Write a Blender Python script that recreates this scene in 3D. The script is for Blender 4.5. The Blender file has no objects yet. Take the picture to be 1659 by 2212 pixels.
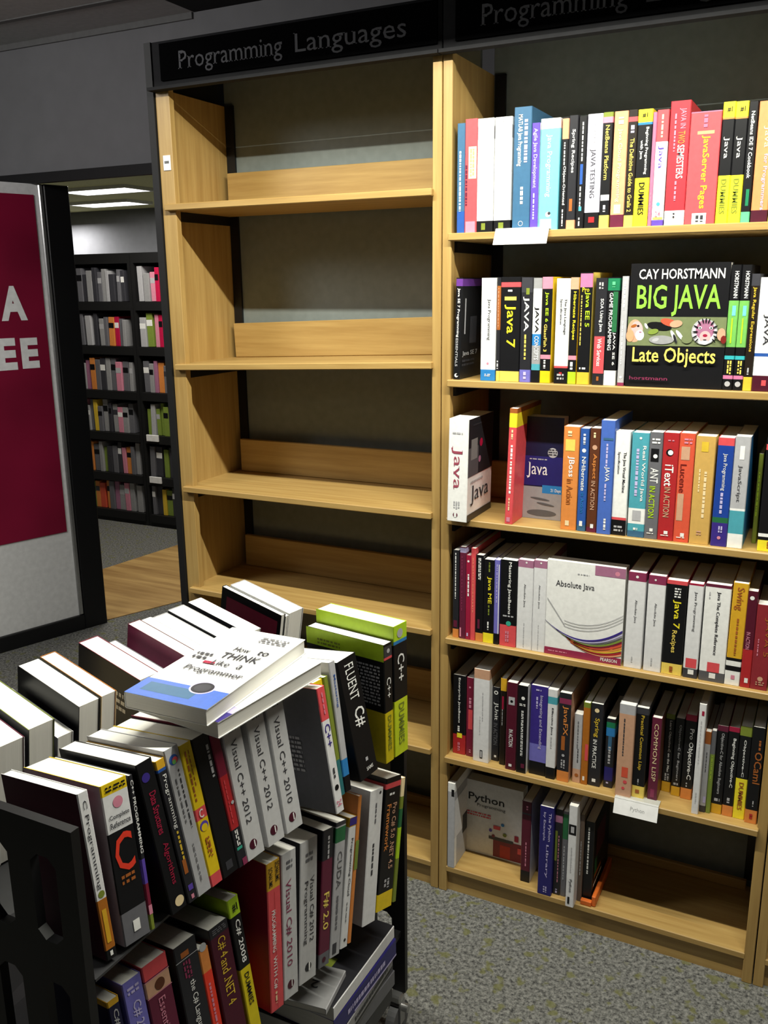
import bpy, bmesh, math, random
from mathutils import Matrix, Vector
random.seed(7)
SC=bpy.context.scene; COL=SC.collection
# ---------------------------------------------------------------- camera
cam=bpy.data.cameras.new('camera'); cam.sensor_fit='VERTICAL'; cam.sensor_height=36.0; cam.sensor_width=27.0
cam.lens=1945.88/2212*36.0; cam.clip_start=0.05
co=bpy.data.objects.new('camera',cam); COL.objects.link(co); SC.camera=co
r_=Vector((0.89489634,0.44616242,-0.00998178)); u_=Vector((-0.10045522,0.22318153,0.96958690)); f_=Vector((-0.43482098,0.86667705,-0.24454368))
co.matrix_world=Matrix(((r_.x,u_.x,-f_.x,0.9186),(r_.y,u_.y,-f_.y,-2.16844),(r_.z,u_.z,-f_.z,1.76259),(0,0,0,1)))
# ---------------------------------------------------------------- world, lights, exposure
w=bpy.data.worlds.new('room_ambient'); SC.world=w; w.use_nodes=True
w.node_tree.nodes['Background'].inputs[0].default_value=(0.9,0.95,1.0,1); w.node_tree.nodes['Background'].inputs[1].default_value=0.008
SC.view_settings.view_transform='Standard'; SC.view_settings.look='None'; SC.view_settings.gamma=1.0
SC.view_settings.use_curve_mapping=False; SC.view_settings.exposure=0.0
def area(name,loc,sx,sy,power,color=(1,1,1),rot=(0,0,0)):
    l=bpy.data.lights.new(name,'AREA'); l.shape='RECTANGLE'; l.size=sx; l.size_y=sy; l.energy=power; l.color=color
    o=bpy.data.objects.new(name,l); COL.objects.link(o); o.location=loc; o.rotation_euler=rot; return o
area('aisle_tube_light',(0.40,-0.66,2.56),1.90,0.03,68,(1.0,0.985,0.86))
area('aisle_fill_light',(0.6,-3.4,2.80),2.0,0.6,4,(1.0,0.97,0.92))  # added fill on the camera side, no fixture; lifts the poster side
area('opening_fill_light',(-1.9,-1.3,2.70),1.2,0.5,30,(1.0,0.98,0.95),(math.radians(50),0,math.radians(28)))  # added fill, no fixture; tilted to brighten the header wall and poster
area('back_room_light',(-5.7,4.95,2.66),0.8,0.35,75,(1.0,0.98,0.92))
area('far_wall_glow_fill',(-8.0,6.5,2.55),0.5,0.15,30,(1.0,0.99,0.97))  # added beside the far fixture to throw a glow on the far wall
area('walkway_fill_light',(-2.9,2.2,2.62),0.9,0.5,40,(1.0,0.95,0.85))  # added fill without a fixture, brightens the wood walkway
# ---------------------------------------------------------------- materials
def lin(h):
    h=h.lstrip('#'); v=[int(h[i:i+2],16)/255 for i in (0,2,4)]
    return tuple(((c/12.92) if c<=.04045 else ((c+.055)/1.055)**2.4) for c in v)
MATS={}
def nodes(name):
    m=bpy.data.materials.new(name); m.use_nodes=True; nt=m.node_tree; return m,nt,nt.nodes['Principled BSDF']
def plain(name,hexc,rough=.5,var=.06,scale=40.,metal=0.,spec=.4,emit=0):
    if name in MATS: return MATS[name]
    m,nt,b=nodes(name); c=lin(hexc)
    tc=nt.nodes.new('ShaderNodeTexCoord'); nz=nt.nodes.new('ShaderNodeTexNoise'); nz.inputs['Scale'].default_value=scale; nz.inputs['Detail'].default_value=2
    cr=nt.nodes.new('ShaderNodeValToRGB'); cr.color_ramp.elements[0].position=.3; cr.color_ramp.elements[1].position=.7
    cr.color_ramp.elements[0].color=(*[x*(1-var) for x in c],1); cr.color_ramp.elements[1].color=(*[min(1,x*(1+var)) for x in c],1)
    nt.links.new(tc.outputs['Object'],nz.inputs['Vector']); nt.links.new(nz.outputs['Fac'],cr.inputs['Fac']); nt.links.new(cr.outputs['Color'],b.inputs['Base Color'])
    b.inputs['Roughness'].default_value=rough; b.inputs['Metallic'].default_value=metal; b.inputs['Specular IOR Level'].default_value=spec
    if emit: b.inputs['Emission Color'].default_value=(1,1,.97,1); b.inputs['Emission Strength'].default_value=emit
    MATS[name]=m; return m
def paper():
    if 'paper' in MATS: return MATS['paper']
    m,nt,b=nodes('paper'); tc=nt.nodes.new('ShaderNodeTexCoord'); mp=nt.nodes.new('ShaderNodeMapping'); mp.inputs['Scale'].default_value=(1500,8,8)
    nz=nt.nodes.new('ShaderNodeTexNoise'); nz.inputs['Scale'].default_value=1.0
    cr=nt.nodes.new('ShaderNodeValToRGB'); cr.color_ramp.elements[0].color=(*lin('#d6d4cc'),1); cr.color_ramp.elements[1].color=(*lin('#f4f2ec'),1)
    nt.links.new(tc.outputs['Object'],mp.inputs['Vector']); nt.links.new(mp.outputs['Vector'],nz.inputs['Vector']); nt.links.new(nz.outputs['Fac'],cr.inputs['Fac']); nt.links.new(cr.outputs['Color'],b.inputs['Base Color'])
    b.inputs['Roughness'].default_value=.9; MATS['paper']=m; return m
def wood(name,a,bc,sc,rough=.45):
    m,nt,b=nodes(name); tc=nt.nodes.new('ShaderNodeTexCoord'); mp=nt.nodes.new('ShaderNodeMapping'); mp.inputs['Scale'].default_value=sc
    nz=nt.nodes.new('ShaderNodeTexNoise'); nz.inputs['Scale'].default_value=1.; nz.inputs['Detail'].default_value=5; nz.inputs['Roughness'].default_value=.6
    cr=nt.nodes.new('ShaderNodeValToRGB'); cr.color_ramp.elements[0].position=.32; cr.color_ramp.elements[1].position=.68
    cr.color_ramp.elements[0].color=(*lin(a),1); cr.color_ramp.elements[1].color=(*lin(bc),1)
    nt.links.new(tc.outputs['Object'],mp.inputs['Vector']); nt.links.new(mp.outputs['Vector'],nz.inputs['Vector']); nt.links.new(nz.outputs['Fac'],cr.inputs['Fac']); nt.links.new(cr.outputs['Color'],b.inputs['Base Color'])
    b.inputs['Roughness'].default_value=rough; return m
WOODX=wood('oak_along','#a5834a','#bb9b5e',(3,60,60)); WOODZ=wood('oak_upright','#a5834a','#bb9b5e',(60,60,3))
PLANK=wood('walkway_planks','#94703f','#c9a568',(1.2,14,6),.5)
def carpet():
    m,nt,b=nodes('carpet'); tc=nt.nodes.new('ShaderNodeTexCoord')
    n1=nt.nodes.new('ShaderNodeTexNoise'); n1.inputs['Scale'].default_value=95; n1.inputs['Detail'].default_value=4; n1.inputs['Roughness'].default_value=.75
    c1=nt.nodes.new('ShaderNodeValToRGB'); c1.color_ramp.elements[0].position=.36; c1.color_ramp.elements[1].position=.64
    c1.color_ramp.elements[0].color=(*lin('#383838'),1); c1.color_ramp.elements[1].color=(*lin('#8c8c88'),1)
    n2=nt.nodes.new('ShaderNodeTexNoise'); n2.inputs['Scale'].default_value=26; n2.inputs['Detail'].default_value=2
    c2=nt.nodes.new('ShaderNodeValToRGB'); c2.color_ramp.elements[0].position=.58; c2.color_ramp.elements[1].position=.66; c2.color_ramp.elements[0].color=(0,0,0,1); c2.color_ramp.elements[1].color=(.75,.75,.75,1)
    mx=nt.nodes.new('ShaderNodeMix'); mx.data_type='RGBA'; mx.inputs[7].default_value=(*lin('#6a6a40'),1)
    for n in (n1,n2): nt.links.new(tc.outputs['Object'],n.inputs['Vector'])
    nt.links.new(n1.outputs['Fac'],c1.inputs['Fac']); nt.links.new(n2.outputs['Fac'],c2.inputs['Fac']); nt.links.new(c2.outputs['Color'],mx.inputs[0]); nt.links.new(c1.outputs['Color'],mx.inputs[6]); nt.links.new(mx.outputs[2],b.inputs['Base Color'])
    bp=nt.nodes.new('ShaderNodeBump'); bp.inputs['Strength'].default_value=.5; bp.inputs['Distance'].default_value=.004; nt.links.new(n1.outputs['Fac'],bp.inputs['Height']); nt.links.new(bp.outputs['Normal'],b.inputs['Normal'])
    b.inputs['Roughness'].default_value=.95; b.inputs['Specular IOR Level'].default_value=.1; return m
BLACK=plain('black_metal','#101012',.45); SILVER=plain('brushed_silver','#b8b8b8',.3,.05,60,.85)
BACK=plain('grey_backboard','#7d8480',.7); WALL=plain('grey_wall','#77777a',.8,.04,12); DARKCEIL=plain('black_ceiling','#0c0c0c',.9); GREYCEIL=plain('grey_ceiling','#b4b4b4',.9)
CTRIM=plain('ceiling_trim','#6c6c6c',.8); DKTRIM=plain('dark_trim','#1a1a1c',.6); WHITE=plain('white_board','#e6e6e6',.5); CARD=plain('white_card','#f4f4f4',.5); FASCIA=plain('grey_fascia','#2c2c2e',.85,spec=.1)
SIGNBLACK=plain('sign_black','#060607',.95,spec=.04); SIGNTEXT=plain('sign_lettering','#66666a',.9); MAROON=plain('poster_maroon','#861436',.35,.22,2.2); OLIVE=plain('olive_ceiling','#d2cf98',.8)
GLOW=plain('lamp_panel','#ffffff',.5,emit=6.0); BLKWOOD=plain('black_case','#141415',.6); GREYMETAL=plain('dark_grey_metal','#3a3a3c',.5); ORANGE=plain('orange_plastic','#e0702c',.45); RUBBER=plain('grey_rubber','#5a5a5c',.7)
# ---------------------------------------------------------------- mesh helpers
class MB:
    def __init__(s): s.v=[]; s.f=[]; s.fm=[]; s.m=[]
    def mi(s,m):
        if m not in s.m: s.m.append(m)
        return s.m.index(m)
    def face(s,pts,m):
        i=len(s.v); s.v+=[tuple(p) for p in pts]; s.f.append(tuple(range(i,i+len(pts)))); s.fm.append(s.mi(m))
    def mesh(s,vs,fs,m):
        i=len(s.v); s.v+=[tuple(p) for p in vs]; k=s.mi(m)
        for f in fs: s.f.append(tuple(i+a for a in f)); s.fm.append(k)
    def box(s,x0,x1,y0,y1,z0,z1,m,M=None,ch=0.0):
        if ch>0:
            bm=bmesh.new(); bmesh.ops.create_cube(bm,size=1)
            for v in bm.verts: v.co=Vector((x0+(v.co.x+.5)*(x1-x0),y0+(v.co.y+.5)*(y1-y0),z0+(v.co.z+.5)*(z1-z0)))
            bmesh.ops.bevel(bm,geom=bm.edges[:],offset=ch,segments=1,affect='EDGES')
            bm.verts.index_update(); vs=[v.co.copy() for v in bm.verts]; fs=[[v.index for v in f.verts] for f in bm.faces]; bm.free()
        else:
            vs=[Vector((x,y,z)) for z in (z0,z1) for y in (y0,y1) for x in (x0,x1)]
            fs=[(0,2,3,1),(4,5,7,6),(0,1,5,4),(2,6,7,3),(0,4,6,2),(1,3,7,5)]
        if M is not None: vs=[M@v for v in vs]
        s.mesh(vs,fs,m)
    def extrude(s,prof,z0,z1,m,M=None,caps=(True,True)):
        n=len(prof); vs=[Vector((x,y,z0)) for x,y in prof]+[Vector((x,y,z1)) for x,y in prof]
        if M is not None: vs=[M@v for v in vs]
        fs=[(i,(i+1)%n,n+(i+1)%n,n+i) for i in range(n)]
        if caps[0]: fs.append(tuple(range(n-1,-1,-1)))
        if caps[1]: fs.append(tuple(range(n,2*n)))
        s.mesh(vs,fs,m)
    def cyl(s,c,axis,r,h,m,seg=20):
        a=Vector(axis).normalized(); t=a.orthogonal().normalized(); b=a.cross(t); c=Vector(c); vs=[]
        for k in (0,1):
            for i in range(seg): an=2*math.pi*i/seg; vs.append(c+a*(k-.5)*h+t*math.cos(an)*r+b*math.sin(an)*r)
        fs=[(i,(i+1)%seg,seg+(i+1)%seg,seg+i) for i in range(seg)]+[tuple(range(seg-1,-1,-1)),tuple(range(seg,2*seg))]
        s.mesh(vs,fs,m)
    def build(s,name,parent=None):
        me=bpy.data.meshes.new(name); me.from_pydata(s.v,[],s.f)
        for m in s.m: me.materials.append(m)
        me.polygons.foreach_set('material_index',s.fm); me.update()
        o=bpy.data.objects.new(name,me); COL.objects.link(o)
        if parent: o.parent=parent
        return o
def tag(o,label,cat,group=None):
    o['label']=label; o['category']=cat
    if group: o['group']=group
    return o
def thing(name,label,cat,loc=(0,0,0),group=None,M=None):
    o=bpy.data.objects.new(name,None); o.empty_display_size=.05; COL.objects.link(o)
    if M is not None: o.matrix_world=M
    else: o.location=loc
    return tag(o,label,cat,group)
def structure(o): o['kind']='structure'; return o
GLY={}
SERIF={'Programming','Languages','Visual C++ 2012','Visual C++ 2010','Visual C# 2010','Visual C# 2012','Java','C Programming','COMMON LISP','C# 4','and .NET 4','the C# Language','Absolute Java','JAVA TESTING','JAVA 5','Java Programming','Essential C#','CUDA','FLUENT'}
def glyph(txt,bold=None):
    if bold is None: bold=.0 if txt in SERIF else .012
    k=(txt,bold)
    if k in GLY: return GLY[k]
    cu=bpy.data.curves.new('lettering','FONT'); cu.body=txt; cu.resolution_u=2; cu.offset=bold; cu.fill_mode='FRONT'
    o=bpy.data.objects.new('lettering',cu); me=bpy.data.meshes.new_from_object(o)
    vs=[(v.co.x,v.co.y) for v in me.vertices]; fs=[tuple(p.vertices) for p in me.polygons]
    if txt in SERIF:      # little feet on the stems
        cnt={}
        for f in fs:
            for a,b in zip(f,f[1:]+f[:1]): cnt[frozenset((a,b))]=cnt.get(frozenset((a,b)),0)+1
        for e,n_ in list(cnt.items()):
            if n_!=1 or len(e)<2: continue
            a,b=(vs[i] for i in e); wd=abs(a[0]-b[0])
            if abs(a[1]-b[1])>.004 or not .02<wd<.17: continue
            x0,x1=min(a[0],b[0]),max(a[0],b[0]); y=a[1]; s_=.05
            low=y<.2
            q=[(x0-s_,y),(x1+(s_ if low else .0),y),(x1+(s_ if low else .0),y+(.03 if low else -.03)),(x0-s_,y+(.03 if low else -.03))]
            i=len(vs); vs+=q; fs.append((i,i+1,i+2,i+3))
    bpy.data.objects.remove(o); bpy.data.curves.remove(cu); bpy.data.meshes.remove(me)
    x0=min(v[0] for v in vs); x1=max(v[0] for v in vs); y0=min(v[1] for v in vs); y1=max(v[1] for v in vs)
    GLY[k]=([((a-x0)/(x1-x0),(b-y0)/(y1-y0)) for a,b in vs],fs,(x1-x0)/(y1-y0)); return GLY[k]
PAL={'K':'#131316','K2':'#26262b','K3':'#221a14','W':'#f2f2f0','W2':'#e4e4e6','Y':'#f3e233','Y2':'#e8c81e','Y3':'#f6dc6a','Y4':'#d8c41c','y':'#eed263','y2':'#e0bd3c','y4':'#cfa75c','y5':'#dba92c','R':'#dd5258','R2':'#d9583f','R3':'#e8402c','r':'#b02a2e','r2':'#c23640','r3':'#c01a48','r4':'#7a2420','r5':'#a02040','r6':'#8e2c34','M':'#64223a','M2':'#4a1628','M3':'#96304f','M4':'#55182a','P':'#d88aa0','P2':'#d077a0','P3':'#e0b0b0','p':'#8a3355','p2':'#a8708e','p3':'#a04a5c','p4':'#7a2038','B':'#2d57a4','B2':'#4a6cc0','B3':'#20429a','b':'#3c6688','b2':'#2f7ec0','C':'#74cfe4','T':'#4fa3b3','T2':'#38b0b8','T3':'#3aa890','T4':'#2f6f74','G':'#74b85a','G2':'#a0f0d8','G3':'#62c88c','G4':'#1f7a52','G5':'#2a6a42','O':'#dd8a45','O2':'#ee8f5c','O3':'#b06a22','o':'#a8602c','o3':'#5e3420','o4':'#6a5a50','L':'#c4bce6','L2':'#dcd8ea','V':'#5f48ae','V2':'#6a3a90','V3':'#7470c2','V4':'#3c2e86','N':'#28246c','N2':'#191838','S':'#b4b4b8','S2':'#9a9a9c','S3':'#8a8a8a','S4':'#98989c','S5':'#6a6a70','S6':'#c9c9cb','D':'#3c3c42','D2':'#5a5a5e','E':'#ea9f78','A':'#cda083','Q':'#7d8a34','Q2':'#76805a','Q3':'#7f9440','c':'#f2dcae','g':'#b4d82c','g2':'#8fd048','g3':'#cfe02c','E2':'#ea9f78'}
S1=[
 (0.0395,0.02,0.2522,0.0,0,'b',[(0,0.2,'B')],[('X','S',0.25,0.6,0.2,0.75,1,'W','d')],'thin steel-blue paperback with darker blue foot,first from left on the top shelf',{}),
 (0.0601,0.0311,0.2602,0.0,0,'R',[],[('R','S',0.3,0.95,0.48,0.76,'c'),('X','S',0.4,0.8,0.5,0.74,2,'E','d'),('X','S',0.02,0.25,0.24,0.6,1,'M','d'),('R','S',0.1,0.9,0,0.1,'P')],'coral red paperback with a cream panel on its spine,on the top shelf',{}),
 (0.0918,0.041,0.2583,0.0,0,'W',[(0,0.1,'K'),(0.82,0.93,'S')],[('R','S',0.3,0.55,0.02,0.08,'Q'),('X','S',0.4,0.6,0.955,0.975,1,'S','d')],'tall white book with black foot,left of its matching pair,on the top shelf',{}),
 (0.1354,0.0422,0.2578,0.0,0,'W',[(0,0.1,'K'),(0.82,0.93,'S')],[('R','S',0.3,0.6,0.02,0.08,'Q'),('X','S',0.4,0.6,0.955,0.975,1,'S','d')],'tall white book with black foot,right of its matching pair,on the top shelf',{}),
 (0.1826,0.0426,0.2755,0.0,0,'b',[],[('T','S',0.18,0.5,0.53,0.94,'MATLAB Java Programming','W','d'),('X','S',0.55,0.85,0.55,0.9,1,'L','d'),('X','S',0.4,0.65,0.22,0.36,1,'W','d'),('C','S',0.5,0.06,6,'S'),('C','S',0.5,0.06,4.6,'b')],'tallest steel-blue book with a ring mark at its foot,on the top shelf',{}),
 (0.2265,0.0191,0.2382,0.0,0,'V',[],[('T','S',0.15,0.75,0.4,0.95,'Agile Java Development','L','d'),('X','S',0.3,0.6,0.1,0.35,1,'L','d')],'slim violet paperback beside the tallest steel-blue book,sixth from left on the top shelf',{'side': 'W'}),
 (0.2475,0.0464,0.2451,0.0,0,'C',[(0.91,1,'W')],[('T','S',0.3,0.62,0.3,0.86,'Java Programming','W','d'),('C','S',0.5,0.14,6,'W'),('C','S',0.56,0.15,3.6,'D'),('R','S',0.1,0.7,0,0.1,'G2')],'wide cyan book with white cap,seventh from left on the top shelf',{}),
 (0.2987,0.0152,0.2442,0.0,0,'K',[(0.81,0.99,'E')],[('X','S',0.3,0.6,0.58,0.78,1,'W','d'),('T','S',0.25,0.75,0.22,0.57,'Object-Oriented','W','d'),('X','S',0.3,0.6,0.02,0.18,1,'W','d')],'thin black book with peach block at its head,on the top shelf',{}),
 (0.3143,0.0208,0.2469,0.0,0,'K2',[(0,0.08,'E')],[('T','S',0.3,0.75,0.5,0.88,'Spring Recipes','W','d'),('R','S',0.3,0.65,0.16,0.27,'o')],'charcoal book with peach foot and brown patch,ninth from left on the top shelf',{}),
 (0.337,0.0185,0.243,0.0,0,'K',[],[('X','S',0.4,0.65,0.6,0.95,1,'W','d'),('R','S',0.35,0.7,0.4,0.58,'B'),('X','S',0.35,0.6,0.2,0.38,1,'W','d'),('R','S',0.35,0.7,0.16,0.2,'T'),('X','S',0.3,0.6,0.02,0.1,1,'S','d')],'thin black book with blue block in mid spine,on the top shelf',{}),
 (0.3571,0.0339,0.2459,0.0,0,'L2',[(0,0.14,'K')],[('T','S',0.2,0.62,0.27,0.7,'JAVA TESTING','D','d'),('X','S',0.4,0.6,0.74,0.95,1,'S','d'),('R','S',0.3,0.7,0.05,0.1,'r')],'white and lavender book with black foot,eleventh from left on the top shelf',{}),
 (0.3915,0.0223,0.2469,0.0,0,'K',[(0,0.11,'y'),(0.91,0.96,'P'),(0.96,1,'Q')],[('T','S',0.3,0.72,0.42,0.89,'NetBeans Platform','y','d'),('R','S',0.1,0.95,0.24,0.29,'W'),('X','S',0.3,0.7,0.14,0.2,1,'S','d')],'black book with yellow lettering and white block near its foot,on the top shelf',{}),
 (0.4168,0.0306,0.2465,0.0,0,'E',[(0,0.11,'M')],[('T','S',0.3,0.66,0.22,0.85,'Java Cloud Programming','c','d'),('X','S',0.2,0.8,0.89,0.95,1,'c','d'),('R','S',0.25,0.75,0.12,0.2,'c')],'peach book with maroon foot,thirteenth from left on the top shelf',{}),
 (0.4479,0.0204,0.2473,0.0,0,'K3',[(0,0.1,'y'),(0.9,0.94,'R')],[('T','S',0.3,0.75,0.13,0.76,'The Definitive Guide to Grails 2','y','d'),('X','S',0.2,0.8,0.8,0.87,1,'L','d')],'brown-black book with yellow lettering and red stripe,fourteenth from left on the top shelf',{}),
 (0.4689,0.0315,0.246,0.0,0,'K',[(0,0.42,'Y'),(0.87,0.89,'b2'),(0.89,1,'Y')],[('T','S',0.55,0.8,0.45,0.85,'Beginning Programming','W','d'),('T','S',0.2,0.45,0.58,0.74,'with Java','W','d'),('T','S',0.3,0.7,0.1,0.38,'DUMMIES','K','d'),('T','S',0.3,0.65,0.93,0.97,'#1','K','h')],'black book with broad yellow foot and blue line under yellow cap,on the top shelf',{}),
 (0.5014,0.0084,0.2381,0.0,0,'p2',[],[('X','S',0.3,0.6,0.1,0.3,1,'P','d')],'thin mauve book squeezed beside the broad yellow footed one,on the top shelf',{}),
 (0.5102,0.0251,0.2417,0.0,0,'R',[(0,0.05,'V'),(0.05,0.73,'W')],[('X','S',0.35,0.6,0.76,0.96,1,'c','d'),('T','S',0.2,0.7,0.5,0.7,'Java','V','d'),('C','S',0.5,0.19,4,'T'),('T','S',0.25,0.75,0.08,0.13,'24','P','h'),('R','S',0.1,0.95,0.055,0.075,'y')],'white and coral book with purple lettering,seventeenth from left on the top shelf',{}),
 (0.5377,0.0424,0.2565,0.0,0,'r2',[(0,0.12,'W')],[('T','S',0.45,0.8,0.78,0.94,'JAVA IN','P','d'),('T','S',0.45,0.8,0.66,0.76,'TWO','O','d'),('T','S',0.45,0.8,0.38,0.65,'SEMESTERS','W','d'),('X','S',0.22,0.35,0.6,0.9,1,'P','d'),('X','S',0.4,0.55,0.2,0.36,1,'P','d'),('X','S',0.4,0.55,0.05,0.1,1,'D','d')],'tallest red book with white foot,eighteenth from left on the top shelf',{}),
 (0.5811,0.0634,0.2309,0.0,0,'R',[(0.99,1,'p2')],[('T','S',0.4,0.68,0.14,0.79,'JavaServer Pages','Y','d'),('R','S',0.25,0.8,0.8,0.83,'E'),('R','S',0.25,0.72,0,0.1,'W'),('X','S',0.35,0.65,0.02,0.08,2,'D','d'),('X','S',0.4,0.6,0.86,0.97,1,'p2','d')],'thick coral book with yellow lettering,nineteenth from left on the top shelf',{}),
 (0.6462,0.0247,0.2455,0.0,0,'K',[(0,0.4,'Y'),(0.86,0.875,'O'),(0.875,1,'Y')],[('T','S',0.2,0.7,0.54,0.72,'Java','W','d'),('T','S',0.25,0.7,0.08,0.37,'DUMMIES','Q','d'),('T','S',0.35,0.75,0.915,0.96,'#1','K','h')],'black and yellow beginners book,left of two alike,on the top shelf',{}),
 (0.6715,0.0254,0.2442,0.0,0,'K',[(0,0.4,'Y'),(0.86,0.875,'O'),(0.875,1,'Y')],[('T','S',0.2,0.7,0.54,0.72,'Java','W','d'),('T','S',0.25,0.7,0.08,0.37,'DUMMIES','Q','d'),('T','S',0.35,0.75,0.915,0.96,'#1','K','h')],'black and yellow beginners book,right of two alike,on the top shelf',{}),
 (0.6977,0.0181,0.2421,0.0,0,'K',[(0,0.09,'G3')],[('T','S',0.3,0.72,0.37,0.92,'NetBeans IDE 7 Cookbook','W','d'),('R','S',0.4,0.75,0.14,0.28,'G4')],'black book with green foot and white lettering,twenty-second from left on the top shelf',{}),
 (0.7179,0.0334,0.2406,0.0,0,'O2',[(0,0.1,'M2')],[('T','S',0.35,0.8,0.62,0.8,'Java','c','d'),('T','S',0.45,0.75,0.1,0.57,'for Programmers','L','d'),('X','S',0.5,0.8,0.83,0.9,1,'r','d')],'thick orange book with dark foot,twenty-third from left on the top shelf',{}),
 (0.7529,0.0278,0.2234,0.0,0,'O',[(0,0.12,'y')],[('X','S',0.3,0.6,0.3,0.8,1,'c','d')],'orange book with yellow foot,partly cut off by the photo edge,on the top shelf',{}),
]
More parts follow.
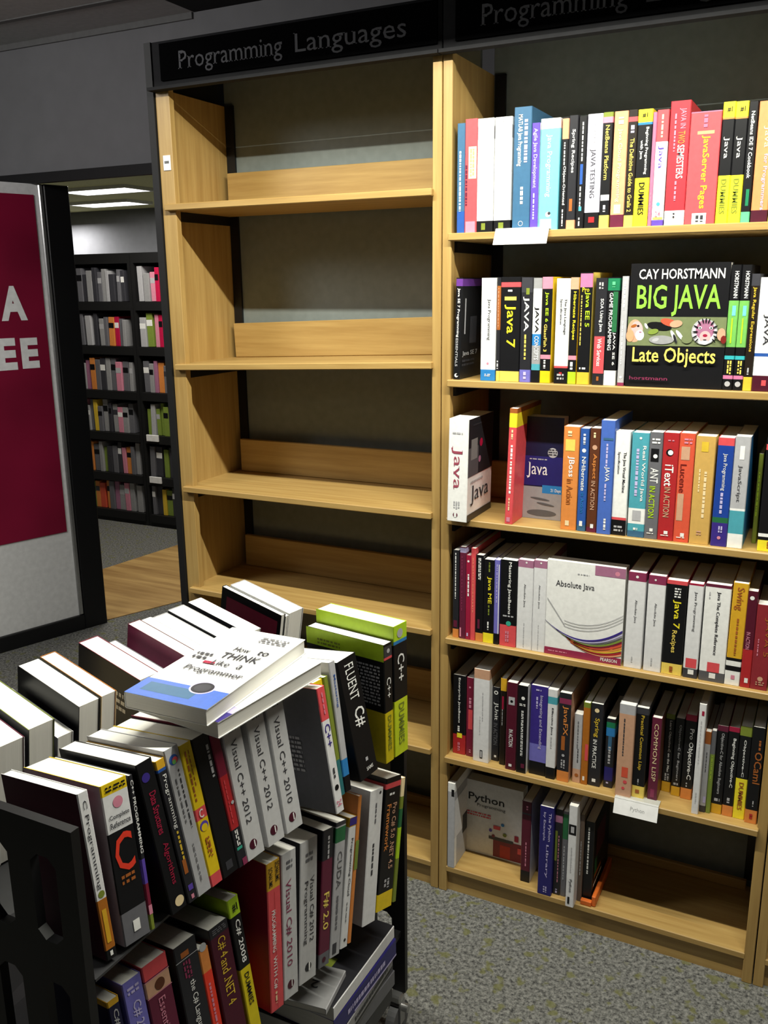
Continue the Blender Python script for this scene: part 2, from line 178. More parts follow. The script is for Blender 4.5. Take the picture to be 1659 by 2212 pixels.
S2=[
 (0.0335,0.0181,0.2528,0.0,1.5,'K',[(0.92,0.99,'V2')],[('T','S',0.25,0.7,0.42,0.9,'Java SE 7 Programming','W','d'),('T','S',0.25,0.6,0.13,0.41,'ESSENTIALS','S','d'),('C','S',0.5,0.04,5,'W'),('C','S',0.62,0.045,3,'K'),('R','F',0.1,0.14,0.45,0.8,'S'),('R','F',0.3,0.55,0.35,0.62,'D'),('T','F',0.05,0.6,0.22,0.28,'Java SE 7','S','h'),('X','F',0.05,0.5,0.12,0.2,2,'D','h')],'black paperback with violet cap leaning in the left corner,on the second shelf',{}),
 (0.1078,0.0391,0.2518,0.0,0,'W',[(0,0.11,'b2')],[('T','S',0.4,0.66,0.4,0.8,'Java Programming','D','d'),('C','S',0.5,0.17,3,'P'),('X','S',0.3,0.7,0.04,0.07,2,'W','h')],'white book with bright blue foot,second from left on the second shelf',{}),
 (0.149,0.0093,0.2527,0.0,0,'K2',[(0,0.1,'y'),(0.5,0.92,'o')],[('X','S',0.2,0.7,0.12,0.2,1,'W','d'),('X','S',0.3,0.6,0.52,0.9,1,'A','d')],'very thin brown-black book beside the wide black one,on the second shelf',{}),
 (0.1588,0.0501,0.2535,0.0,0,'K',[(0,0.1,'y'),(0.905,0.95,'R')],[('T','S',0.2,0.78,0.33,0.74,'Java 7','Y','d'),('R','S',0.2,0.8,0.78,0.815,'y'),('X','S',0.3,0.65,0.85,0.88,1,'W','d')],'wide black book with big yellow lettering and red stripe,on the second shelf',{}),
 (0.2107,0.028,0.2518,0.0,0,'K2',[(0,0.12,'V3'),(0.86,1,'D')],[('T','S',0.2,0.75,0.49,0.82,'JAVA','W','d'),('R','S',0.45,0.75,0.84,0.9,'Q'),('X','S',0.35,0.6,0.22,0.46,1,'y','d'),('X','S',0.3,0.7,0.02,0.1,1,'L','d')],'charcoal book with lavender foot,fifth from left on the second shelf',{}),
 (0.2408,0.0216,0.2503,0.0,0,'S2',[(0.47,0.9,'W'),(0.36,0.47,'b2'),(0,0.12,'K'),(0.12,0.18,'T')],[('T','S',0.2,0.75,0.48,0.73,'JAVA','K','d'),('T','S',0.3,0.8,0.22,0.45,'CONCEPTS','W','d')],'white topped book with black lettering and blue band,on the second shelf',{}),
 (0.263,0.0256,0.2524,0.0,0,'K',[(0,0.115,'Y2'),(0.89,1,'P'),(0.23,0.27,'P')],[('T','S',0.3,0.68,0.58,0.86,'Java EE 6','g','d'),('T','S',0.3,0.6,0.3,0.56,'GlassFish 3','y','d'),('X','S',0.3,0.6,0.14,0.22,1,'W','d')],'black book with pink cap and bright yellow foot,on the second shelf',{'side': 'Y2'}),
 (0.2982,0.0337,0.2484,0.0,0,'W',[(0,0.15,'K'),(0.15,0.17,'R')],[('T','S',0.58,0.8,0.47,0.81,'The Java Language','D','d'),('T','S',0.28,0.48,0.57,0.81,'Specification','D','d'),('X','S',0.25,0.75,0.03,0.1,2,'S','h'),('R','S',0.4,0.6,0.085,0.11,'r')],'white book with black foot and thin red line,on the second shelf',{}),
 (0.3325,0.0198,0.2504,0.0,0,'K',[(0,0.115,'g'),(0.89,1,'A'),(0.23,0.27,'P')],[('T','S',0.3,0.75,0.42,0.87,'Hibernate Recipes','Y','d'),('X','S',0.2,0.7,0.13,0.21,1,'W','d')],'black book with tan cap and lime foot,ninth from left on the second shelf',{'side': 'Y2'}),
 (0.3548,0.0299,0.2614,0.0,0,'K',[(0,0.11,'y2'),(0.87,0.99,'P2')],[('T','S',0.4,0.85,0.52,0.83,'Java EE 5','g','d'),('T','S',0.2,0.75,0.83,0.87,'Pro','Y','h'),('X','S',0.12,0.25,0.35,0.8,1,'y','d'),('X','S',0.2,0.7,0.13,0.16,1,'W','h')],'black book with pink cap,tallest in its part of the row,on the second shelf',{'side': 'y'}),
 (0.3922,0.0273,0.2484,0.0,0,'K2',[],[('R','S',0.08,0.98,0.11,0.46,'R'),('T','S',0.4,0.75,0.5,0.81,'SOA Using Java','W','d'),('T','S',0.35,0.72,0.18,0.44,'Web Services','W','d'),('X','S',0.25,0.7,0.9,0.96,2,'S','d'),('R','S',0.4,0.6,0.04,0.08,'o')],'charcoal book with red panel low on its spine,on the second shelf',{}),
 (0.4201,0.028,0.2496,0.0,0,'K',[(0,0.14,'W'),(0.88,0.99,'G4')],[('T','S',0.2,0.5,0.33,0.86,'GAME PROGRAMMING','W','d'),('T','S',0.6,0.85,0.19,0.5,'JAVA SE 6','W','d'),('R','S',0.5,0.9,0.5,0.87,'G5'),('X','S',0.3,0.7,0.91,0.96,1,'G3','d')],'black book with green cap and white foot,twelfth from left on the second shelf',{}),
 (0.4529,0.0153,0.2515,0.0,0,'S',[(0,0.03,'p')],[('X','S',0.3,0.6,0.7,0.95,1,'W','d'),('X','S',0.35,0.5,0.2,0.6,1,'W','d'),('C','S',0.5,0.08,3,'W')],'thin pale grey book beside the book with tiger cover,on the second shelf',{'side': 'D'}),
 (0.4712,0.2162,0.279,0.0,0,'K',[],[('T','F',0.09,0.95,0.875,0.955,'CAY HORSTMANN','W','h'),('T','F',0.08,0.93,0.58,0.83,'BIG JAVA','g2','h'),('R','F',0.0,1.0,0.34,0.575,'Q2'),('E','F',0.075,0.46,17,26,0,'A'),('E','F',0.1,0.475,13,18,10,'P3'),('E','F',0.13,0.425,10,12,0,'W'),('E','F',0.065,0.5,7,3.5,20,'o'),('E','F',0.11,0.5,3,2.2,0,'K'),('E','F',0.135,0.45,3,1.5,0,'p2'),('E','F',0.03,0.42,9,14,0,'E'),('E','F',0.195,0.5,7,3,-60,'W'),('E','F',0.33,0.5,28,9,-8,'K'),('E','F',0.27,0.455,12,6,15,'Q3'),('E','F',0.43,0.53,20,8,-15,'R2'),('E','F',0.5,0.52,14,8,10,'A'),('E','F',0.36,0.39,28,10,0,'S2'),('E','F',0.3,0.39,8,4,20,'S'),('E','F',0.485,0.42,4,15,28,'W'),('E','F',0.545,0.43,4,14,38,'W'),('E','F',0.5,0.4,3,11,20,'K2'),('E','F',0.62,0.4,12,10,0,'Q2'),('E','F',0.79,0.46,28,29,0,'S'),('E','F',0.79,0.455,25,26,0,'W2'),('E','F',0.795,0.475,20,22,0,'p2'),('E','F',0.8,0.42,12,13,0,'P3'),('E','F',0.8,0.375,8,5,0,'W'),('E','F',0.8,0.43,5,3.2,0,'r5'),('E','F',0.8,0.395,4,1.4,0,'K2'),('E','F',0.745,0.49,4,3,15,'W'),('E','F',0.855,0.49,4,3,-15,'W'),('E','F',0.745,0.49,1.8,1.8,0,'K'),('E','F',0.855,0.49,1.8,1.8,0,'K'),('E','F',0.8,0.548,1.6,6,0,'K'),('E','F',0.77,0.545,1.4,6,18,'K'),('E','F',0.83,0.545,1.4,6,-18,'K'),('E','F',0.735,0.53,1.5,6,35,'K'),('E','F',0.865,0.53,1.5,6,-35,'K'),('E','F',0.705,0.5,1.5,6,65,'K'),('E','F',0.895,0.5,1.5,6,-65,'K'),('E','F',0.7,0.46,1.6,6,95,'K'),('E','F',0.9,0.46,1.6,6,85,'K'),('E','F',0.7,0.42,1.6,6,120,'K'),('E','F',0.905,0.42,1.6,6,60,'K'),('E','F',0.72,0.39,1.5,6,140,'K'),('E','F',0.89,0.39,1.5,6,40,'K'),('E','F',0.96,0.44,9,14,0,'A'),('E','F',0.985,0.4,6,9,0,'r4'),('T','F',0.07,0.92,0.17,0.33,'Late Objects','Y3','h'),('T','F',0.05,0.45,0.06,0.09,'horstmann','p','h')],'black face-out book with lime title over a strip of animal faces,on the second shelf',{'face': 0.045}),
 (0.6884,0.0213,0.2727,0.0,0,'K',[(0.09,0.12,'P2'),(0.25,0.28,'T2'),(0.35,0.72,'G')],[('T','S',0.4,0.8,0.74,0.95,'HORSTMANN','W','d'),('R','S',0.4,0.75,0.6,0.68,'C'),('R','S',0.4,0.55,0.38,0.58,'g'),('X','S',0.3,0.8,0.13,0.24,2,'y','d'),('C','S',0.5,0.05,6,'S')],'black spine with green block,left of two alike,on the second shelf',{}),
 (0.7108,0.0204,0.2723,0.0,0,'K',[(0.09,0.12,'P2'),(0.25,0.28,'T2'),(0.35,0.72,'G')],[('T','S',0.4,0.8,0.74,0.95,'HORSTMANN','W','d'),('R','S',0.4,0.75,0.6,0.68,'C'),('R','S',0.4,0.55,0.38,0.58,'g'),('X','S',0.3,0.8,0.13,0.24,2,'y','d'),('C','S',0.5,0.05,6,'S')],'black spine with green block,right of two alike,on the second shelf',{}),
 (0.7318,0.0182,0.2531,0.0,0,'K3',[(0,0.12,'y2'),(0.9,1,'D')],[('T','S',0.25,0.7,0.34,0.89,'Java Regular Expressions','y2','d'),('X','S',0.3,0.6,0.14,0.2,1,'S','d')],'dark brown book with golden lettering and yellow foot,on the second shelf',{}),
 (0.7506,0.0382,0.2454,0.0,0,'W',[(0,0.14,'M2'),(0.31,0.34,'B')],[('T','S',0.3,0.7,0.41,0.68,'JAVA','D','d'),('R','S',0.5,0.75,0.05,0.1,'R')],'wide white book with blue line and dark foot,on the second shelf',{}),
]
S3=[
 (0.037,0.0547,0.2695,-0.042,0.9,'W',[],[('T','S',0.15,0.72,0.32,0.74,'Java','p3','d'),('X','S',0.3,0.65,0.12,0.2,3,'S','d'),('X','S',0.2,0.7,0.85,0.88,1,'S','h'),('C','S',0.42,0.065,6.5,'M'),('R','S',0.36,0.48,0.04,0.09,'W'),('R','F',0,1,0.44,1,'K2'),('R','F',0,0.4,0.44,0.72,'D2'),('R','F',0.1,0.35,0.6,0.8,'S3'),('C','F',0.5,0.74,11,'r3'),('C','F',0.45,0.58,9,'p2'),('R','F',0,1,0,0.07,'K2'),('T','F',0.1,0.85,0.14,0.34,'Java','D','h'),('X','F',0.1,0.6,0.36,0.4,1,'S','h'),('X','F',0.15,0.6,0.92,0.95,1,'D','h')],'thick white book with dark photo cover at the left end,on the third shelf',{'d': 0.18}),
 (0.1848,0.0204,0.2998,-0.01,1.4,'R',[(0.84,0.99,'Y'),(0.96,1,'o')],[('X','S',0.3,0.7,0.57,0.69,1,'W','d'),('X','S',0.3,0.7,0.27,0.55,1,'W','d'),('X','S',0.35,0.6,0.12,0.23,1,'c','d'),('X','S',0.3,0.65,0.74,0.82,1,'c','d'),('R','S',0.25,0.7,0.02,0.06,'P')],'thin red book with yellow cap standing apart,second from left on the third shelf',{}),
 (0.2058,0.1035,0.2702,0.075,0,'N2',[],[('R','F',0.0,1,0.33,0.62,'N'),('T','F',0.08,0.62,0.4,0.56,'Java','W','h'),('X','F',0.15,0.6,0.58,0.6,1,'S','h'),('C','F',0.74,0.66,13,'S'),('X','F',0.63,0.85,0.63,0.7,3,'D','h'),('R','F',0,1,0,0.32,'S4'),('R','F',0.5,1,0.26,0.34,'b2'),('T','F',0.72,0.98,0.27,0.31,'21 Days','W','h'),('E','F',0.5,0.06,40,9,0,'D2'),('E','F',0.45,0.2,26,3,-6,'D2'),('E','F',0.6,0.15,24,3,-8,'D2')],'dark navy face-out book with silver wave on its cover,on the third shelf',{'face': 0.05}),  # upper cover in darker navy stands in for the shelf's shade
 (0.3296,0.0395,0.2614,0.0,0,'O',[],[('T','S',0.3,0.75,0.52,0.72,'JBoss','W','d'),('T','S',0.3,0.7,0.25,0.5,'in Action','o','d'),('R','S',0.15,0.75,0.77,0.88,'y'),('X','S',0.2,0.6,0.9,0.96,1,'c','d'),('R','S',0.3,0.55,0.04,0.09,'c')],'bright orange book,first of the tall orange and blue run,on the third shelf',{}),
 (0.3709,0.0219,0.2589,0.0,0,'B',[(0,0.06,'b')],[('T','S',0.3,0.75,0.4,0.73,'NHibernate','W','d'),('T','S',0.35,0.7,0.18,0.38,'in Action','b2','d'),('C','S',0.5,0.79,5,'W'),('X','S',0.3,0.7,0.85,0.95,1,'W','d'),('R','S',0.3,0.65,0.05,0.1,'W')],'narrow blue book with round picture near its head,on the third shelf',{}),
 (0.3951,0.0255,0.261,0.0,0,'o3',[(0,0.05,'M')],[('T','S',0.3,0.75,0.52,0.76,'Aspect','O','d'),('T','S',0.3,0.7,0.22,0.5,'IN ACTION','A','d'),('C','S',0.5,0.82,6,'A'),('X','S',0.3,0.6,0.91,0.96,1,'c','d'),('R','S',0.4,0.7,0.04,0.08,'W')],'dark brown book with orange lettering,sixth from left on the third shelf',{}),
 (0.4223,0.0336,0.2826,-0.005,0,'B2',[],[('X','S',0.4,0.6,0.6,0.8,1,'L','d'),('T','S',0.35,0.75,0.47,0.6,'JAVA','W','d'),('X','S',0.4,0.6,0.3,0.45,1,'L','d'),('R','S',0.2,0.9,0.83,0.85,'b'),('X','S',0.45,0.7,0.04,0.14,1,'W','d')],'tallest mid-blue book of its row,seventh from left on the third shelf',{}),
 (0.4565,0.0357,0.2565,0.0,0,'W',[(0,0.15,'K'),(0.15,0.175,'R')],[('T','S',0.55,0.8,0.42,0.81,'The Java Virtual Machine','D','d'),('T','S',0.2,0.4,0.6,0.81,'Specification','D','d'),('X','S',0.2,0.8,0.03,0.1,2,'S','h')],'white book with black foot and red line,beside tall blue book,on the third shelf',{'side': 'W'}),
 (0.4965,0.0401,0.2568,0.0,0,'T',[(0.13,0.28,'W'),(0,0.06,'b')],[('T','S',0.6,0.85,0.35,0.88,'Real World Java','W','d'),('X','S',0.25,0.5,0.4,0.85,1,'L','d'),('R','S',0.25,0.75,0.16,0.26,'S'),('X','S',0.35,0.6,0.06,0.1,1,'W','h'),('C','S',0.5,0.95,3,'W')],'teal book with white block near its foot,ninth from left on the third shelf',{}),
 (0.5372,0.0306,0.2602,0.0,0,'S5',[],[('T','S',0.2,0.8,0.53,0.67,'ANT','W','d'),('T','S',0.2,0.65,0.2,0.5,'IN ACTION','g','d'),('R','S',0.15,0.75,0.73,0.85,'K'),('C','S',0.5,0.78,5,'W'),('X','S',0.2,0.8,0.89,0.95,2,'W','h'),('R','S',0.4,0.65,0.07,0.1,'W'),('X','S',0.2,0.8,0.045,0.06,1,'W','h')],'grey book with white and lime lettering,tenth from left on the third shelf',{}),
 (0.5687,0.036,0.2612,0.0,0,'r',[],[('T','S',0.2,0.75,0.51,0.71,'iText','W','d'),('T','S',0.25,0.65,0.22,0.5,'IN ACTION','A','d'),('C','S',0.45,0.82,8.5,'K'),('C','S',0.5,0.82,6,'W'),('X','S',0.3,0.7,0.92,0.94,1,'P','h'),('R','S',0.4,0.65,0.06,0.09,'W'),('X','S',0.2,0.8,0.04,0.055,1,'W','h')],'dark red book with white lettering and round portrait,on the third shelf',{}),
 (0.6056,0.035,0.2623,0.0,0,'R2',[],[('T','S',0.15,0.55,0.46,0.72,'Lucene','r4','d'),('R','S',0.1,0.5,0.2,0.45,'A'),('R','S',0.15,0.7,0.76,0.88,'A'),('X','S',0.3,0.8,0.9,0.96,2,'P','h'),('R','S',0.45,0.7,0.05,0.085,'W'),('X','S',0.2,0.8,0.035,0.05,1,'W','h')],'orange-red book with dark red lettering,twelfth from left on the third shelf',{'side': 'o'}),
 (0.642,0.0439,0.2579,0.0,0,'y4',[],[('X','S',0.5,0.7,0.25,0.68,1,'c','d'),('X','S',0.25,0.35,0.48,0.7,1,'c','d'),('R','S',0.3,0.65,0.86,0.95,'y2'),('X','S',0.35,0.65,0.08,0.13,2,'A','h')],'thick mustard tan book,thirteenth from left on the third shelf',{}),
 (0.6906,0.0354,0.2573,0.0,0,'B3',[(0,0.22,'V4'),(0.22,0.27,'G5'),(0.93,1,'R')],[('T','S',0.35,0.65,0.52,0.86,'Java Programming','W','d'),('X','S',0.35,0.6,0.3,0.5,1,'L','d'),('X','S',0.4,0.7,0.13,0.19,2,'L','d'),('C','S',0.5,0.08,4,'P')],'royal blue book with red cap and violet foot,on the third shelf',{'side': 'W'}),
 (0.7271,0.0335,0.262,0.0,0,'S',[(0,0.13,'W'),(0.13,0.34,'T'),(0.34,0.36,'W')],[('T','S',0.3,0.6,0.42,0.75,'JavaScript','D2','d'),('R','S',0.35,0.65,0.8,0.92,'W')],'silver grey book with teal block and white foot,on the third shelf',{'side': 'b2'}),
 (0.776,0.0099,0.2155,0.06,0,'Q',[],[('X','S',0.3,0.6,0.3,0.8,1,'g','d')],'short olive green book set back at the right end,on the third shelf',{}),
 (0.7931,0.0362,0.2618,0.0,0,'K',[(0,0.1,'Y'),(0.9,0.95,'R'),(0.13,0.16,'W')],[('T','S',0.4,0.9,0.3,0.5,'Java','Y','d'),('X','S',0.5,0.8,0.03,0.09,1,'o','d')],'black book with yellow foot at the right edge of the photo,on the third shelf',{}),
]
S4=[
 (0.0383,0.017,0.2506,0.0,0,'K2',[(0,0.1,'O')],[('X','S',0.35,0.6,0.45,0.97,1,'W','d'),('R','S',0.2,0.8,0.12,0.2,'M')],'thin black book with orange foot in the left corner,on the fourth shelf',{}),
 (0.0578,0.0178,0.2621,0.0,0,'M',[(0.94,0.99,'L')],[('X','S',0.3,0.5,0.3,0.9,1,'p','d'),('R','S',0.1,0.35,0.02,0.12,'P')],'maroon book with pale cap,second from left on the fourth shelf',{}),
 (0.0762,0.0135,0.2411,0.0,0,'r5',[],[('X','S',0.3,0.8,0.52,0.78,1,'W','d'),('C','S',0.5,0.93,3,'W'),('R','S',0.3,0.6,0.04,0.08,'L')],'thin crimson book with white lettering,third from left on the fourth shelf',{}),
 (0.0903,0.0132,0.2619,0.0,0,'R',[],[('X','S',0.4,0.6,0.3,0.9,1,'E','d')],'thin bright red book standing taller than its neighbours,on the fourth shelf',{}),
 (0.105,0.021,0.2452,0.0,0,'K',[(0,0.1,'O')],[('X','S',0.3,0.7,0.72,0.97,2,'W','d'),('R','S',0.3,0.6,0.15,0.26,'M')],'black book with orange foot and white lettering at its head,on the fourth shelf',{}),
 (0.1269,0.0295,0.236,0.0,0,'K',[(0,0.12,'Y')],[('T','S',0.35,0.8,0.48,0.8,'Java ME','Y','d'),('X','S',0.45,0.65,0.34,0.46,1,'Q','d'),('X','S',0.45,0.65,0.85,0.97,1,'Q','d'),('X','S',0.4,0.6,0.16,0.26,1,'W','d')],'black book with yellow lettering and yellow foot,sixth from left on the fourth shelf',{}),
 (0.1572,0.0149,0.2381,0.0,0,'V3',[(0,0.13,'K')],[('X','S',0.4,0.6,0.5,0.95,1,'L','d'),('R','S',0.8,0.95,0.13,0.95,'W')],'slim lavender blue book,seventh from left on the fourth shelf',{}),
 (0.1744,0.0453,0.2418,0.0,0,'K',[(0,0.25,'R')],[('T','S',0.45,0.68,0.38,0.98,'Mastering JavaBeans','W','d'),('X','S',0.2,0.9,0.34,0.37,1,'S','h'),('C','S',0.55,0.27,7,'T3'),('X','S',0.35,0.6,0.04,0.18,2,'P','d')],'black book with red foot and green emblem,eighth from left on the fourth shelf',{}),
 (0.2217,0.0418,0.2476,0.0,0,'W2',[(0.92,1,'p2')],[('T','S',0.4,0.55,0.48,0.74,'Absolute Java','D','d'),('X','S',0.45,0.52,0.02,0.3,1,'S','d'),('C','S',0.55,0.975,2.5,'W')],'white book with plum cap,just right of the red footed one,on the fourth shelf',{}),
 (0.2646,0.0346,0.2514,0.0,0,'W2',[(0.92,1,'p2')],[('T','S',0.4,0.55,0.48,0.74,'Absolute Java','D','d'),('X','S',0.45,0.52,0.02,0.3,1,'S','d'),('C','S',0.55,0.975,2.5,'W')],'white book with plum cap,immediately left of the white face-out cover,on the fourth shelf',{}),
 (0.2998,0.2001,0.2577,0.0,0,'W',[],[('T','F',0.12,0.62,0.72,0.8,'Absolute Java','D','h'),('R','F',0.62,1,0.9,1,'p2'),('C','F',0.9,0.94,6,'P'),('X','F',0.4,0.55,0.88,0.9,1,'S','h'),('R','F',0,1,0,0.075,'M3'),('T','F',0.74,0.95,0.02,0.055,'PEARSON','W','h'),('X','F',0.05,0.3,0.03,0.05,1,'P','h'),('SW','F')],'white face-out book with coloured ribbon swirl on its cover,on the fourth shelf',{'face': 0.04}),
 (0.5067,0.0431,0.253,0.0,0,'W2',[(0.91,1,'p')],[('T','S',0.42,0.58,0.48,0.72,'Absolute Java','D','d'),('X','S',0.4,0.5,0.05,0.12,1,'S','d'),('C','S',0.5,0.955,3.5,'W')],'white book with plum cap,immediately right of the white face-out cover,on the fourth shelf',{}),
 (0.5553,0.0423,0.2511,0.0,0,'W2',[(0.91,1,'p')],[('T','S',0.4,0.56,0.48,0.72,'Absolute Java','D','d'),('X','S',0.4,0.5,0.05,0.14,1,'S','d'),('C','S',0.4,0.955,2.5,'W')],'white book with plum cap touching the wide black one,on the fourth shelf',{}),
 (0.5993,0.0485,0.2449,0.0,0,'K',[(0,0.12,'y'),(0.96,1,'R')],[('T','S',0.35,0.75,0.5,0.8,'Java 7','Y','d'),('T','S',0.35,0.65,0.24,0.48,'Recipes','y','d'),('X','S',0.4,0.7,0.82,0.93,4,'W','h'),('X','S',0.35,0.6,0.03,0.09,1,'o','d')],'wide black book with yellow lettering and tan-yellow foot,on the fourth shelf',{}),
 (0.6509,0.0338,0.2436,0.0,0,'W2',[(0,0.1,'D'),(0.98,1,'r5')],[('T','S',0.4,0.62,0.5,0.92,'Java Programming','D','d'),('R','S',0.15,0.9,0.11,0.21,'R'),('R','S',0.35,0.75,0.04,0.09,'W')],'white book with red badge,narrower of the two,on the fourth shelf',{}),
 (0.6887,0.0586,0.2482,0.0,0,'W',[(0,0.1,'D2'),(0.97,1,'M')],[('T','S',0.45,0.62,0.28,0.93,'Java The Complete Reference','D','d'),('X','S',0.15,0.22,0.85,0.92,1,'S','d'),('R','S',0.3,0.78,0.1,0.2,'R'),('R','S',0.4,0.65,0.035,0.09,'W')],'white book with red badge,wider of the two,on the fourth shelf',{}),
 (0.7482,0.0341,0.2587,0.0,0.5,'y5',[(0,0.14,'W'),(0.14,0.19,'K'),(0.19,0.24,'W'),(0.24,0.27,'K')],[('T','S',0.15,0.75,0.74,0.96,'Swing','o','d'),('X','S',0.4,0.6,0.3,0.66,1,'o','d'),('R','S',0.4,0.65,0.06,0.1,'P')],'golden yellow book with black and white stripes low on its spine,on the fourth shelf',{}),
 (0.7836,0.0225,0.2432,0.0,0,'M4',[(0,0.4,'r')],[('T','S',0.2,0.6,0.4,0.58,'IN ACTION','P','d'),('C','S',0.45,0.93,5,'W'),('R','S',0.4,0.75,0.05,0.1,'W')],'dark maroon book with small white lettering,eighteenth from left on the fourth shelf',{}),
 (0.8066,0.0373,0.2133,0.0,0,'r6',[],[('T','S',0.5,0.9,0.4,0.86,'JAVA 5','o','d'),('X','S',0.2,0.3,0.4,0.6,1,'P','d'),('C','S',0.55,0.13,6,'A'),('X','S',0.3,0.8,0.05,0.1,2,'A','h')],'wide brick red book at the right end,nineteenth from left on the fourth shelf',{}),
]
